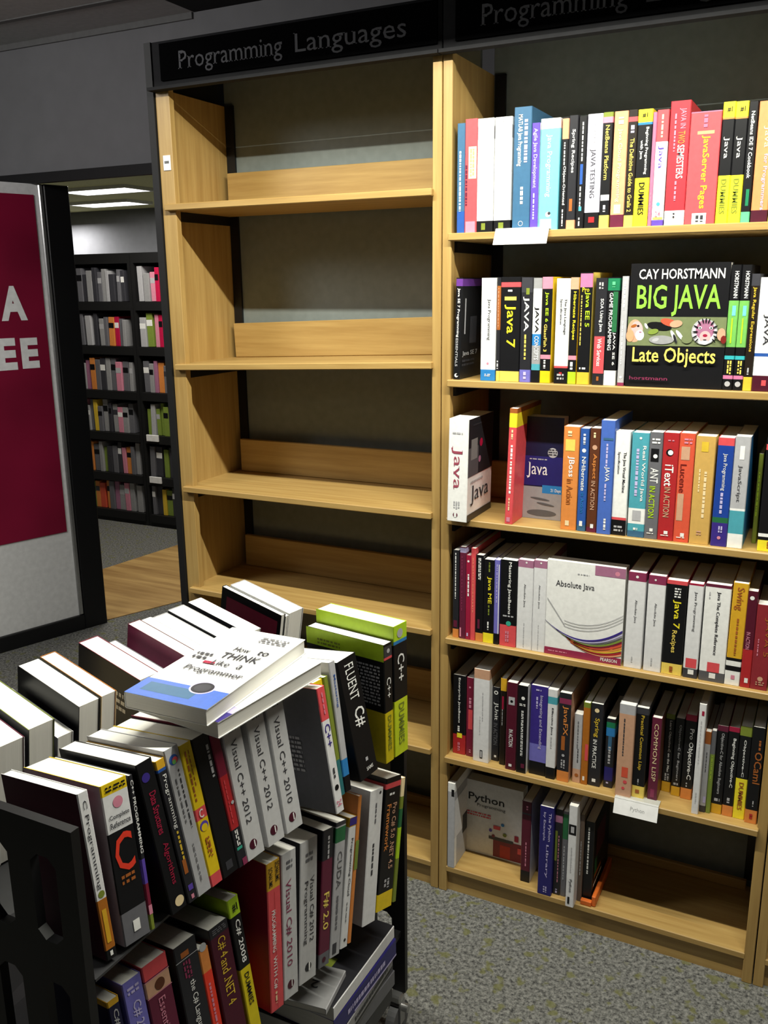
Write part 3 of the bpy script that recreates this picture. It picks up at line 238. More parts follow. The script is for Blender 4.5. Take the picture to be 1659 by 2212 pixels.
S5=[
 (0.0344,0.0382,0.2437,0.0193,0,'K',[(0,0.25,'r')],[('T','S',0.4,0.6,0.4,0.97,'Enterprise JavaBeans','W','d'),('X','S',0.35,0.6,0.29,0.36,1,'W','d'),('R','S',0.35,0.75,0.21,0.27,'Y'),('X','S',0.4,0.6,0.04,0.15,2,'P','d')],'black book with red foot and yellow tab in the left corner,on the fifth shelf',{}),
 (0.0753,0.0209,0.2426,0.0188,0,'p4',[],[('R','S',0.3,0.9,0.35,0.6,'R'),('X','S',0.3,0.8,0.62,0.75,1,'P','d'),('C','S',0.5,0.88,3,'P'),('X','S',0.4,0.8,0.05,0.09,1,'P','d')],'crimson book beside the white one,second from left on the fifth shelf',{'side': 'W'}),
 (0.1026,0.0459,0.2805,0.0037,0,'W2',[(0.9,1,'A')],[('X','S',0.55,0.62,0.45,0.76,1,'S','d'),('X','S',0.4,0.45,0.3,0.5,1,'S','d'),('R','S',0.45,0.62,0.04,0.13,'K'),('R','S',0.48,0.59,0.05,0.12,'S')],'broad off-white book with small black tag at its foot,on the fifth shelf',{}),
 (0.1498,0.021,0.2254,0.0264,0,'K2',[],[('T','S',0.2,0.85,0.56,0.8,'JUnit','W','d'),('T','S',0.25,0.8,0.22,0.52,'IN ACTION','S5','d'),('C','S',0.5,0.93,6,'W'),('C','S',0.5,0.93,3,'K'),('R','S',0.4,0.7,0.05,0.08,'W')],'dark grey book with white lettering and round picture,on the fifth shelf',{}),
 (0.177,0.0169,0.2611,0.014,0,'K3',[(0.86,1,'y5')],[('X','S',0.3,0.5,0.45,0.65,1,'S','d'),('R','S',0.3,0.6,0.65,0.8,'r5')],'thin black book with mustard cap,fifth from left on the fifth shelf',{}),
 (0.2003,0.0292,0.2617,-0.0019,0,'M4',[],[('T','S',0.3,0.7,0.27,0.47,'IN ACTION','W','d'),('R','S',0.2,0.8,0.75,0.84,'S'),('C','S',0.5,0.79,4,'K'),('R','S',0.35,0.65,0.04,0.07,'W')],'maroon book with pale picture square,sixth from left on the fifth shelf',{}),
 (0.2324,0.028,0.2602,-0.0045,0,'K',[],[('X','S',0.4,0.65,0.2,0.72,2,'W','d'),('C','S',0.55,0.86,5,'W'),('X','S',0.2,0.8,0.77,0.8,2,'W','h'),('R','S',0.5,0.85,0.06,0.11,'M')],'black book with white top and white lettering,seventh from left on the fifth shelf',{'side': 'W'}),
 (0.2661,0.0479,0.2636,0.0047,0,'V4',[(0,0.15,'K'),(0.15,0.35,'V3')],[('T','S',0.5,0.72,0.3,0.9,'Integrating and Extending','L','d'),('X','S',0.3,0.45,0.75,0.88,1,'L','d'),('X','S',0.3,0.6,0.94,0.97,1,'L','h')],'wide indigo book with black foot,eighth from left on the fifth shelf',{}),
 (0.3147,0.0256,0.2632,-0.0004,0,'W2',[(0,0.13,'K'),(0.84,0.92,'T')],[('T','S',0.4,0.66,0.5,0.8,'Effective Java','D','d'),('X','S',0.4,0.6,0.35,0.48,1,'S','d')],'white book with teal band and black foot,ninth from left on the fifth shelf',{}),
 (0.3453,0.0325,0.2591,0.0016,0,'K2',[(0,0.12,'O'),(0.88,0.94,'p')],[('T','S',0.3,0.8,0.53,0.86,'JavaFX','O','d'),('R','S',0.3,0.6,0.36,0.52,'o'),('X','S',0.3,0.7,0.15,0.25,2,'S','d'),('C','S',0.5,0.3,4,'S')],'charcoal book with orange lettering and orange foot,tenth from left on the fifth shelf',{'side': 'A'}),
 (0.3853,0.0218,0.2007,0.0125,0,'S',[(0,0.2,'A')],[('X','S',0.4,0.6,0.5,0.9,1,'S5','d'),('X','S',0.5,0.7,0.3,0.5,1,'D','d'),('C','S',0.55,0.11,5,'o')],'silver book with brown disc at its foot,eleventh from left on the fifth shelf',{}),
 (0.4084,0.018,0.239,0.0115,0,'O3',[(0.94,1,'Q')],[('R','S',0.5,0.95,0.3,0.5,'R'),('R','S',0.3,0.6,0.05,0.1,'W')],'burnt orange book beside the silver one,twelfth from left on the fifth shelf',{}),
 (0.427,0.0327,0.2397,0.0154,0,'K2',[],[('T','S',0.3,0.75,0.6,0.83,'Spring','y2','d'),('T','S',0.3,0.62,0.22,0.57,'IN PRACTICE','W','d'),('C','S',0.5,0.92,6,'c'),('R','S',0.35,0.65,0.05,0.09,'W')],'black book with golden and white lettering and green picture,on the fifth shelf',{}),
 (0.4676,0.0235,0.2006,0.0235,0,'K2',[(0.75,0.87,'b2'),(0.87,0.95,'G4'),(0.1,0.3,'N')],[('X','S',0.3,0.7,0.35,0.6,1,'S','d'),('R','S',0.3,0.7,0.55,0.75,'b'),('X','S',0.3,0.7,0.05,0.09,1,'L','h')],'dark book with bright blue and green bands at its head,on the fifth shelf',{}),
 (0.505,0.0403,0.2632,-0.0054,0,'A',[(0.9,1,'S')],[('X','S',0.3,0.42,0.45,0.85,1,'D','d'),('R','S',0.35,0.75,0.22,0.33,'R2'),('C','S',0.6,0.17,5,'R'),('C','S',0.5,0.1,4,'R')],'wide salmon tan book with red marks,fifteenth from left on the fifth shelf',{}),
 (0.5459,0.0314,0.2583,0.0039,0,'K',[(0,0.14,'y'),(0.93,1,'D')],[('T','S',0.35,0.68,0.32,0.92,'Practical Common Lisp','y2','d'),('X','S',0.4,0.55,0.16,0.22,1,'S','d'),('X','S',0.2,0.7,0.05,0.1,1,'o','d')],'black book with golden lettering beside the maroon one,on the fifth shelf',{}),
 (0.585,0.0245,0.235,0.0105,0,'M',[],[('T','S',0.3,0.72,0.24,0.93,'COMMON LISP','c','d'),('R','S',0.3,0.7,0.04,0.14,'p')],'maroon book with large cream lettering,seventeenth from left on the fifth shelf',{'side': 'o3'}),
 (0.6101,0.0231,0.2239,0.07,0,'K',[(0,0.13,'y5'),(0.94,1,'Q')],[('T','S',0.4,0.72,0.26,0.92,'Learn Objective-C on the Mac','W','d'),('X','S',0.25,0.8,0.14,0.24,2,'S','d')],'black book with olive cap and mustard foot,eighteenth from left on the fifth shelf',{}),
 (0.6362,0.0228,0.222,0.06,0,'K',[(0,0.12,'y5')],[('T','S',0.4,0.72,0.2,0.92,'Objective-C for Beginners','S','d'),('X','S',0.25,0.75,0.13,0.18,1,'S','h')],'black book with mustard foot,second of three beside white book,on the fifth shelf',{}),
 (0.6611,0.0271,0.24,0.055,0,'K',[(0,0.13,'O'),(0.93,1,'r5')],[('T','S',0.35,0.85,0.24,0.84,'Pro Objective-C','W','d'),('X','S',0.4,0.6,0.15,0.2,1,'S','d')],'black book with large white lettering and orange foot,on the fifth shelf',{}),
 (0.6979,0.0165,0.3027,-0.005,0,'W2',[],[('X','S',0.35,0.5,0.45,0.85,2,'S','d'),('R','S',0.4,0.75,0.9,0.94,'r5'),('X','S',0.4,0.55,0.1,0.2,1,'S','d')],'tall thin white book sticking out from the row,on the fifth shelf',{}),
 (0.715,0.0141,0.2239,0.0118,0,'S',[(0,0.08,'D'),(0.85,1,'o')],[('X','S',0.4,0.6,0.5,0.75,1,'D','d'),('R','S',0.5,0.9,0.12,0.2,'L')],'pale grey book behind the tall thin white one,on the fifth shelf',{}),
 (0.7298,0.0111,0.2289,0.0132,0,'Q3',[(0.72,1,'S5')],[('X','S',0.4,0.6,0.4,0.7,1,'g','d')],'thin olive green book,twenty-third from left on the fifth shelf',{}),
 (0.7415,0.0255,0.2435,0.02,0,'K',[(0,0.11,'y5'),(0.94,1,'M')],[('T','S',0.35,0.7,0.23,0.92,'Objective-C for Absolute Beginners','S','d'),('X','S',0.25,0.75,0.13,0.19,1,'S','h')],'black book with mustard foot,right of the olive green one,on the fifth shelf',{}),
 (0.7683,0.025,0.2454,0.02,0,'K',[(0,0.12,'O'),(0.95,1,'r5')],[('T','S',0.4,0.75,0.33,0.88,'Beginning Objective-C','W','d'),('X','S',0.3,0.7,0.15,0.21,1,'S','d')],'black book with orange foot,left of the yellow one,on the fifth shelf',{}),
 (0.7942,0.0275,0.2531,0.02,0,'K',[(0,0.44,'Y'),(0.9,1,'Q')],[('T','S',0.35,0.6,0.46,0.86,'Objective-C','W','d'),('T','S',0.3,0.7,0.1,0.4,'DUMMIES','o','d')],'black book with tall lemon yellow foot,twenty-sixth from left on the fifth shelf',{}),
 (0.8225,0.028,0.2613,0.012,0,'K',[(0,0.14,'O')],[('T','S',0.35,0.95,0.42,0.75,'OCaml','o','d'),('X','S',0.55,0.8,0.77,0.87,1,'o','d'),('X','S',0.5,0.65,0.18,0.24,1,'S','d'),('X','S',0.3,0.7,0.04,0.1,1,'r','d')],'black book with brown lettering at the right end,on the fifth shelf',{}),
]
S6=[
 (0.0285,0.0215,0.2772,0.0,0,'S',[(0.9,1,'W')],[('R','S',0.55,0.95,0.85,0.93,'K'),('R','F',0,0.1,0,0.35,'W'),('R','F',0,1,0.35,0.8,'W2'),('R','F',0.75,1,0.3,0.6,'N'),('R','F',0.75,1,0.05,0.3,'R'),('R','F',0.4,0.75,0.28,0.5,'K2')],'pale grey paperback with partly dark cover in the left corner,on the bottom shelf',{'d': 0.16}),
 (0.0466,0.1783,0.2424,0.1,0,'W2',[],[('T','F',0.05,0.68,0.7,0.83,'Python','K','h'),('T','F',0.2,0.7,0.65,0.7,'Programming','K','h'),('X','F',0.03,0.45,0.51,0.58,2,'R','h'),('R','F',0.5,1,0.02,0.27,'p4'),('R','F',0.62,0.8,0.03,0.2,'r'),('R','F',0.42,0.85,0.25,0.29,'D'),('C','F',0.5,0.3,5,'p4'),('C','F',0.66,0.48,5,'b2'),('R','F',0.5,0.62,0.4,0.45,'R'),('C','F',0.45,0.37,5,'V'),('C','F',0.7,0.35,6,'Q'),('R','F',0.87,0.94,0.3,0.38,'r5'),('R','F',0.93,1,0.14,0.22,'R')],'white face-out book with red brick drawing,second from left on the bottom shelf',{'face': 0.04}),
 (0.2437,0.0275,0.2593,0.03,0,'M4',[(0,0.14,'K'),(0.84,0.86,'D')],[('X','S',0.45,0.62,0.2,0.5,1,'P','d'),('X','S',0.4,0.7,0.9,0.95,1,'P','d')],'maroon book with white front cover standing alone,third from left on the bottom shelf',{'side': 'W'}),
 (0.3044,0.0391,0.2775,0.0,0,'N',[],[('T','S',0.6,0.85,0.62,0.94,'The Python','L','d'),('T','S',0.25,0.45,0.62,0.94,'by Example','L','d'),('T','S',0.5,0.72,0.2,0.58,'Library','L','d'),('X','S',0.4,0.7,0.03,0.1,2,'L','d')],'wide navy book with pale lettering,fourth from left on the bottom shelf',{}),
 (0.3441,0.0207,0.2698,0.015,0,'K2',[(0.85,0.93,'p2')],[('R','S',0.1,0.4,0.4,0.75,'Q'),('X','S',0.5,0.7,0.15,0.7,1,'P','d'),('X','S',0.3,0.7,0.02,0.07,1,'L','d')],'narrow dark book with plum patch near its head,on the bottom shelf',{'side': 'A'}),
 (0.3655,0.0151,0.2676,0.0158,0,'S5',[(0.68,0.97,'G5')],[('X','S',0.3,0.6,0.2,0.6,1,'S','d')],'thin grey book with green upper half,sixth from left on the bottom shelf',{}),
 (0.3905,0.0226,0.313,-0.02,0,'W2',[],[('R','S',0.05,0.95,0.72,0.82,'K'),('R','S',0.3,0.7,0.74,0.8,'S'),('T','S',0.3,0.7,0.15,0.28,'Python','D','d'),('X','S',0.4,0.55,0.35,0.6,1,'S','d'),('R','S',0.25,0.5,0.03,0.1,'K')],'thin white book with black tags jutting from the bottom row,on the bottom shelf',{}),
 (0.4137,0.0117,0.2709,0.0145,0,'o4',[],[('X','S',0.3,0.6,0.3,0.7,1,'S','d')],'very thin grey-brown book,eighth from left on the bottom shelf',{}),
 (0.426,0.0263,0.2502,0.0235,0,'K',[],[('X','S',0.3,0.55,0.35,0.93,1,'W','d'),('R','F',0.1,0.25,0.3,0.5,'G5'),('R','F',0.1,0.5,0.25,0.3,'o'),('R','F',0.15,0.7,0.5,0.85,'M2'),('X','F',0.05,0.55,0.16,0.22,1,'W','h')],'black book with white pages,last of the bottom row,on the bottom shelf',{}),
]
CT=[
 (-0.0076,0.0167,0.2373,0,1.5,'S',[(0,0.06,'K'),(0.06,0.36,'O3'),(0.36,1,'W2')],[('T','S',0.25,0.7,0.42,0.95,'C Programming','D','d'),('C','S',0.55,0.39,5,'Q'),('R','S',0.3,0.7,0.1,0.3,'y5'),('X','S',0.3,0.7,0.015,0.05,1,'W','d')],'maroon sided book with white spine nearest the end of the cart',{'side': 'M2'}),
 (0.0227,0.043,0.2304,0,2.6,'K',[(0,0.2,'S5'),(0.7,0.93,'W2'),(0.93,1,'Y2')],[('T','S',0.15,0.85,0.44,0.68,'C','R3','h'),('X','S',0.25,0.75,0.36,0.43,2,'o','h'),('C','S',0.55,0.87,8,'P'),('T','S',0.15,0.9,0.77,0.805,'Complete','D','h'),('T','S',0.15,0.9,0.725,0.76,'Reference','D','h'),('X','S',0.15,0.9,0.945,0.985,2,'K','h'),('R','S',0.4,0.65,0.06,0.13,'W')],'thick black book with a big red letter C',{'side': 'S'}),
 (0.0672,0.0072,0.2267,0,3.0,'K2',[(0,0.1,'Q'),(0.1,0.3,'p4'),(0.3,0.46,'V')],[('T','S',0.2,0.85,0.5,0.97,'C++ PROGRAMMING','W','d'),('R','S',0.1,0.9,0.1,0.16,'P')],'thin black and purple book with white capitals,in the near top row of the cart',{}),
 (0.1048,0.0288,0.2356,0,-2.8,'K',[],[('T','S',0.35,0.75,0.52,0.8,'Data Structures','r5','d'),('T','S',0.35,0.75,0.18,0.46,'Algorithms','r5','d'),('C','S',0.4,0.9,7,'V4'),('C','S',0.6,0.06,8,'c')],'thick black book with dim red lettering,in the near top row of the cart',{}),
 (0.1365,0.0168,0.2268,0,-2.8,'K2',[(0.94,1,'y5'),(0.92,0.94,'B')],[('T','S',0.3,0.8,0.52,0.9,'Programming','W','d'),('X','S',0.4,0.7,0.3,0.5,1,'y2','d'),('R','S',0.3,0.7,0.2,0.3,'o'),('R','S',0.3,0.8,0.08,0.12,'V'),('R','S',0.4,0.7,0.02,0.05,'P')],'charcoal book with gold cap and white lettering,in the near top row of the cart',{}),
 (0.1546,0.0268,0.2351,0,-2.8,'S',[],[('C','S',0.5,0.92,8,'B'),('C','S',0.58,0.915,5,'R'),('C','S',0.5,0.905,3.5,'G'),('X','S',0.6,0.7,0.45,0.85,1,'D','d'),('X','S',0.3,0.4,0.5,0.8,1,'S5','d'),('X','S',0.4,0.5,0.08,0.35,1,'S5','d')],'pale grey book with a round multicoloured mark,in the near top row of the cart',{}),
 (0.1823,0.0225,0.2308,0,-2.8,'Y2',[(0,0.08,'R'),(0.47,0.55,'R')],[('X','S',0.25,0.45,0.6,0.95,1,'o','d'),('X','S',0.55,0.65,0.7,0.95,1,'o','d'),('C','S',0.5,0.42,8,'V'),('C','S',0.5,0.41,6,'Y2'),('X','S',0.3,0.7,0.2,0.34,2,'o','d'),('T','S',0.3,0.65,0.48,0.54,'C','W','h')],'yellow book with red block in mid spine,in the near top row of the cart',{}),
 (0.2063,0.0321,0.2306,0,-2.8,'K',[],[('X','S',0.66,0.88,0.68,0.92,1,'S','d'),('R','S',0.3,0.7,0.04,0.1,'D')],'thick black book with white page top,in the near top row of the cart',{}),
 (0.2392,0.018,0.235,0,-2.5,'p4',[(0,0.27,'K2'),(0.27,0.65,'r')],[('C','S',0.15,0.97,2.5,'W'),('X','S',0.35,0.5,0.3,0.62,1,'R','d'),('X','S',0.3,0.7,0.15,0.26,2,'W','d'),('R','S',0.2,0.8,0.12,0.14,'T3'),('R','S',0.5,1,0,0.05,'p'),('C','S',0.8,0.45,3,'S')],'maroon and red book left of the three grey ones',{}),
 (0.2581,0.039,0.2324,0,-1.2,'S6',[],[('T','S',0.32,0.62,0.25,0.86,'Visual C++ 2012','D','d'),('X','S',0.3,0.7,0.9,0.97,2,'S5','h'),('C','S',0.45,0.095,8,'M2'),('R','S',0.5,0.56,0.07,0.12,'W')],'thick pale grey book,left of three alike,in the near top row of the cart',{}),
 (0.3045,0.0396,0.2339,0,-0.0,'S6',[],[('T','S',0.32,0.62,0.25,0.86,'Visual C++ 2012','D','d'),('X','S',0.3,0.7,0.9,0.97,2,'S5','h'),('C','S',0.45,0.095,8,'M2'),('R','S',0.5,0.56,0.07,0.12,'W')],'thick pale grey book,middle of three alike,in the near top row of the cart',{}),
 (0.3485,0.0407,0.2367,0,0.5,'S6',[],[('T','S',0.32,0.62,0.2,0.84,'Visual C++ 2010','D','d'),('X','S',0.3,0.7,0.9,0.97,2,'S5','h'),('C','S',0.45,0.095,8,'M2'),('R','S',0.5,0.56,0.07,0.12,'W')],'thick pale grey book,right of three alike,in the near top row of the cart',{}),
 (0.442,0.0209,0.225,0.03,0.2,'W2',[(0.74,1,'R')],[('T','S',0.2,0.85,0.53,0.71,'C++','V4','d'),('T','S',0.2,0.8,0.05,0.1,'24','P','d'),('C','S',0.5,0.2,5,'K'),('X','S',0.4,0.6,0.78,0.96,1,'P','d'),('X','S',0.3,0.6,0.28,0.36,1,'D','d'),('R','B',0,1,0.86,1,'S5'),('R','B',0.0,0.5,0.72,0.86,'K'),('R','B',0.05,0.5,0.75,0.9,'p'),('X','B',0.3,0.7,0.3,0.6,8,'S','h')],'white and red book with blue lettering and grey back cover',{'side': 'S5'}),
 (0.4655,0.0245,0.219,0,0.4,'Y2',[(0,0.2,'K')],[('T','S',0.35,0.7,0.25,0.97,'Monte Carlo Frameworks','Q','d'),('X','S',0.75,0.85,0.3,0.7,1,'o','d')],'bright yellow book with dark foot,in the near top row of the cart',{}),
 (0.4912,0.0115,0.219,0,1.0,'Q',[(0,0.3,'T4')],[],'thin olive book beside the bright yellow one,in the near top row of the cart',{}),
 (0.5035,0.0175,0.239,0,2.5,'S',[(0,0.12,'K'),(0.12,0.25,'b2')],[('T','S',0.35,0.7,0.65,0.9,'Mastering','B','d')],'slim grey book with blue band near its foot',{}),
 (0.5475,0.0542,0.2323,0,-3.1,'K',[],[('T','S',0.3,0.75,0.65,0.95,'FLUENT','W','d'),('T','S',0.3,0.85,0.42,0.58,'C#','W','d'),('T','S',0.4,0.75,0.05,0.08,'SAMS','W','h'),('X','S',0.4,0.6,0.13,0.16,1,'S','d')],'wide black book with large white lettering,in the near top row of the cart',{}),
]
CTV=[
 (0.6256,0.0262,0.2388,0,0.5,'K',[(0,0.43,'Y4'),(0.87,0.89,'R'),(0.89,0.98,'D')],[('T','S',0.25,0.75,0.55,0.72,'C++','W','d'),('T','S',0.3,0.7,0.1,0.4,'DUMMIES','Q','d'),('C','S',0.5,0.94,4.5,'S'),('R','B',0,1,0,0.43,'Y4'),('R','B',0,1,0.86,1,'g'),('X','B',0.15,0.45,0.87,0.93,2,'Q','h'),('X','B',0.6,0.95,0.48,0.82,12,'S','h'),('R','B',0.55,0.75,0.04,0.16,'W'),('X','B',0.57,0.73,0.05,0.15,4,'D','h'),('R','B',0.6,0.7,0.22,0.26,'G')],'black and yellow beginners book showing its lime back cover',{}),
 (0.655,0.0436,0.264,0,0.9,'K',[(0,0.43,'g3'),(0.86,0.885,'b2'),(0.885,1,'g')],[('T','S',0.25,0.75,0.57,0.78,'C++','W','d'),('T','S',0.3,0.7,0.08,0.4,'DUMMIES','Q','d'),('C','S',0.45,0.935,9,'S'),('R','B',0,1,0,0.43,'g3'),('R','B',0,1,0.86,1,'g')],'black and lime beginners book at the far end of the cart',{}),
]
M1=[
 (0.0092,0.0196,0.22,0,0.0,'N2',[(0.96,1,'y5')],[('T','S',0.3,0.75,0.6,0.93,'C# 2010','S','d')],'dark navy book with gold cap on the lower tier',{}),
 (0.0364,0.0335,0.2291,0,0.0,'V3',[],[('T','S',0.3,0.75,0.55,0.85,'C# 2010','L','d'),('X','S',0.2,0.8,0.9,0.96,2,'L','h')],'lavender blue book on the lower tier',{}),
 (0.0726,0.0454,0.2321,0,0.0,'M',[(0.9,1,'R'),(0.78,0.89,'A')],[('R','S',0,1,0.775,0.78,'P'),('R','S',0,1,0.89,0.895,'P'),('T','S',0.35,0.65,0.35,0.74,'Essential C#','P','d'),('C','S',0.55,0.83,9,'o3')],'maroon book with red cap and tan picture band',{}),
 (0.1307,0.0439,0.2252,0,0.0,'K2',[],[('R','S',0.25,0.6,0.9,0.94,'o'),('R','S',0,1,0.885,0.89,'S'),('X','S',0.25,0.6,0.74,0.87,3,'p','d'),('T','S',0.35,0.65,0.3,0.72,'the C# Language','W','d')],'wide black book with thin white rule across its head',{}),
 (0.175,0.0191,0.1929,0,0.0,'R3',[(0.8,1,'O')],[('X','S',0.3,0.6,0.3,0.7,1,'P','d'),('C','S',0.45,1.02,7,'S')],'slim orange-red book on the lower tier',{}),
 (0.1994,0.0409,0.2138,0,0.0,'M2',[(0.92,1,'K2')],[('T','S',0.3,0.72,0.74,0.9,'C# 4','y2','d'),('T','S',0.3,0.72,0.35,0.72,'and .NET 4','y2','d'),('X','S',0.15,0.85,0.94,0.985,3,'S5','h')],'dark red book with golden lettering',{}),
 (0.2454,0.0243,0.2372,0,0.0,'K',[(0,0.48,'Y4'),(0.87,1,'g')],[('T','S',0.3,0.75,0.52,0.84,'C# 2008','W','d'),('T','S',0.3,0.7,0.2,0.44,'DUMMIES','K','d'),('T','S',0.3,0.75,0.9,0.96,'#1','K','h')],'black book with lime cap and yellow lower half',{}),
]
M2=[
 (0.2935,0.0315,0.268,0,5,'R',[(0.82,1,'y5')],[('T','S',0.25,0.55,0.4,0.68,'PROGRAMMING','W','d'),('T','S',0.25,0.55,0.15,0.37,'WITH C#','W','d'),('T','S',0.1,0.4,0.84,0.97,'SCHAUMS','K','d'),('T','S',0.6,0.9,0.86,0.99,'SCHAUMS','K','d'),('X','S',0.3,0.5,0.05,0.13,1,'c','d'),('R','S',0.5,0.52,0,0.8,'r')],'red book with yellow head,dark red side turned to the camera',{'side': 'r5'}),
 (0.3262,0.036,0.265,0,5.8,'S6',[],[('T','S',0.2,0.6,0.22,0.82,'Visual C# 2010','p','d'),('X','S',0.3,0.7,0.88,0.95,2,'S5','h'),('C','S',0.45,0.09,8,'M2'),('R','S',0.5,0.56,0.07,0.12,'W')],'thick pale grey book with plum lettering beside the red one',{}),
 (0.3645,0.045,0.2595,0,8,'S6',[],[('T','S',0.55,0.8,0.27,0.74,'Visual C# 2012','D','d'),('T','S',0.2,0.45,0.27,0.72,'Programming','D','d'),('X','S',0.3,0.7,0.84,0.92,2,'S5','h'),('C','S',0.5,0.1,8,'K2'),('R','S',0.52,0.6,0.07,0.13,'W'),('R','B',0.0,0.12,0.3,1,'K2')],'thick pale grey book with two lines of lettering',{'side': 'K2'}),
 (0.4165,0.029,0.2544,0,10,'M',[(0,0.1,'S5'),(0.78,1,'K2')],[('T','S',0.2,0.75,0.27,0.54,'F# 2.0','Y3','d'),('X','S',0.4,0.65,0.78,0.95,1,'S','d'),('C','S',0.45,0.05,5,'M2')],'maroon book with yellow lettering on the lower tier',{}),
 (0.4475,0.028,0.2516,0,11.5,'S',[(0.85,0.96,'G5'),(0.97,1,'D')],[('T','S',0.25,0.7,0.5,0.78,'CUDA','D2','d'),('X','S',0.3,0.6,0.2,0.45,1,'S5','d'),('R','S',0.2,0.6,0.02,0.1,'D')],'silver book with green patch near its head',{}),
 (0.478,0.0205,0.2447,0,13.5,'W2',[(0.87,1,'y5'),(0.84,0.93,'W2')],[('T','S',0.3,0.68,0.4,0.84,'Programming Cloud','D','d'),('R','S',0,1,0.94,1,'V4'),('C','S',0.5,0.06,3,'K'),('X','S',0.35,0.5,0.2,0.35,1,'S5','d')],'slim white book with gold and violet cap',{}),
 (0.5005,0.0095,0.2775,0,13.6,'O',[],[('R','S',0,1,0.5,0.7,'Q3')],'thin orange book behind the slim white one',{}),
 (0.5448,0.04,0.262,0,12.5,'W2',[],[('X','S',0.35,0.55,0.35,0.6,1,'D','d'),('X','S',0.4,0.55,0.75,0.9,1,'S5','d'),('C','S',0.75,0.97,3,'D')],'white book with broad grey side leaning on the lower tier',{'side': 'S2'}),
 (0.59,0.05,0.2619,0,13.8,'K',[(0,0.13,'Y2'),(0.92,0.96,'R')],[('T','S',0.5,0.8,0.3,0.8,'Pro C# 5.0 .NET 4.5','A','d'),('T','S',0.15,0.42,0.45,0.8,'Framework','O','d'),('X','S',0.25,0.65,0.86,0.89,1,'W','h'),('X','S',0.3,0.7,0.16,0.23,2,'S','d')],'black book with red stripe and mustard foot on the lower tier',{}),
 (0.6435,0.0105,0.2493,0,13.8,'Q',[(0.6,0.75,'G5'),(0.35,0.6,'g'),(0.85,1,'c')],[],'thin lime green book at the end of the lower tier',{}),
]
# ---------------------------------------------------------------- books
def ink(c): return plain('ink_'+c,PAL[c],.38,.05,90.)
def face_map(f,t,d,h,e):
    """(u,v) fractions on the spine / front cover / back cover -> a point e outside it"""
    if f=='S': return lambda u,v: Vector((u*t,-e,v*h))
    if f=='F': return lambda u,v: Vector((t+e,u*d,v*h))
    return lambda u,v: Vector((-e,(1-u)*d,v*h))
def put_text(mb,P,u0,u1,v0,v1,s,col,o):
    vs,fs,_=glyph(s)
    if o=='d': pts=[P(u0+b*(u1-u0),v1-a*(v1-v0)) for a,b in vs]
    else: pts=[P(u0+a*(u1-u0),v0+b*(v1-v0)) for a,b in vs]
    mb.mesh(pts,fs,ink(col))
def put_dashes(mb,P,u0,u1,v0,v1,n,col,o,size):
    m=ink(col)
    for k in range(n):
        a=0.; L=size[1]*(v1-v0) if o=='d' else size[0]*(u1-u0)
        while a<L-.001:
            w=random.uniform(.003,.011); b=min(a+w,L); g=.35/n
            if o=='d':
                c0=u1-(k+.5-g*n*.9)*(u1-u0)/n; c1=u1-(k+.5+g*n*.9)*(u1-u0)/n
                p=[(c1,v1-b/L*(v1-v0)),(c0,v1-b/L*(v1-v0)),(c0,v1-a/L*(v1-v0)),(c1,v1-a/L*(v1-v0))]
            else:
                c0=v1-(k+.2)*(v1-v0)/n; c1=v1-(k+.75)*(v1-v0)/n
                p=[(u0+a/L*(u1-u0),c1),(u0+b/L*(u1-u0),c1),(u0+b/L*(u1-u0),c0),(u0+a/L*(u1-u0),c0)]
            mb.face([P(*q) for q in p],m); a=b+random.uniform(.0015,.0035)
def swirl(mb,P):
    def strip(f,w,col,u0,u1,n=24):
        L=[(u0+(u1-u0)*i/n) for i in range(n+1)]
        for a,b in zip(L,L[1:]): mb.face([P(a,f(a)-w(a)/2),P(b,f(b)-w(b)/2),P(b,f(b)+w(b)/2),P(a,f(a)+w(a)/2)],ink(col))
    g=lambda c,k:(lambda u:c+k*(u-.55)**2)
    base=lambda u:.36-.62*u+.62*u*u
    for i,(c,w,du) in enumerate((('V4',.022,0),('L',.012,0),('D2',.012,.15),('Q3',.02,.22),('p4',.02,.28),('R2',.03,.3),('O',.025,.32),('y2',.014,.35),('r',.02,.34),('E',.018,.4))):
        strip(lambda u,i=i:base(u)-.0*u-(.026*i*max(0,u-du*.4)*(1.25)), lambda u,w=w:w*(.25+.9*u), c, du, 1.)
    for k,c in ((0,'S'),(.03,'S2'),(.06,'S')):
        strip(lambda u,k=k:.42+k-.5*u+.55*u*u, lambda u:.006, c, .25,1.)
    strip(lambda u:.62-1.1*u, lambda u:.016, 'S', .02,.26)
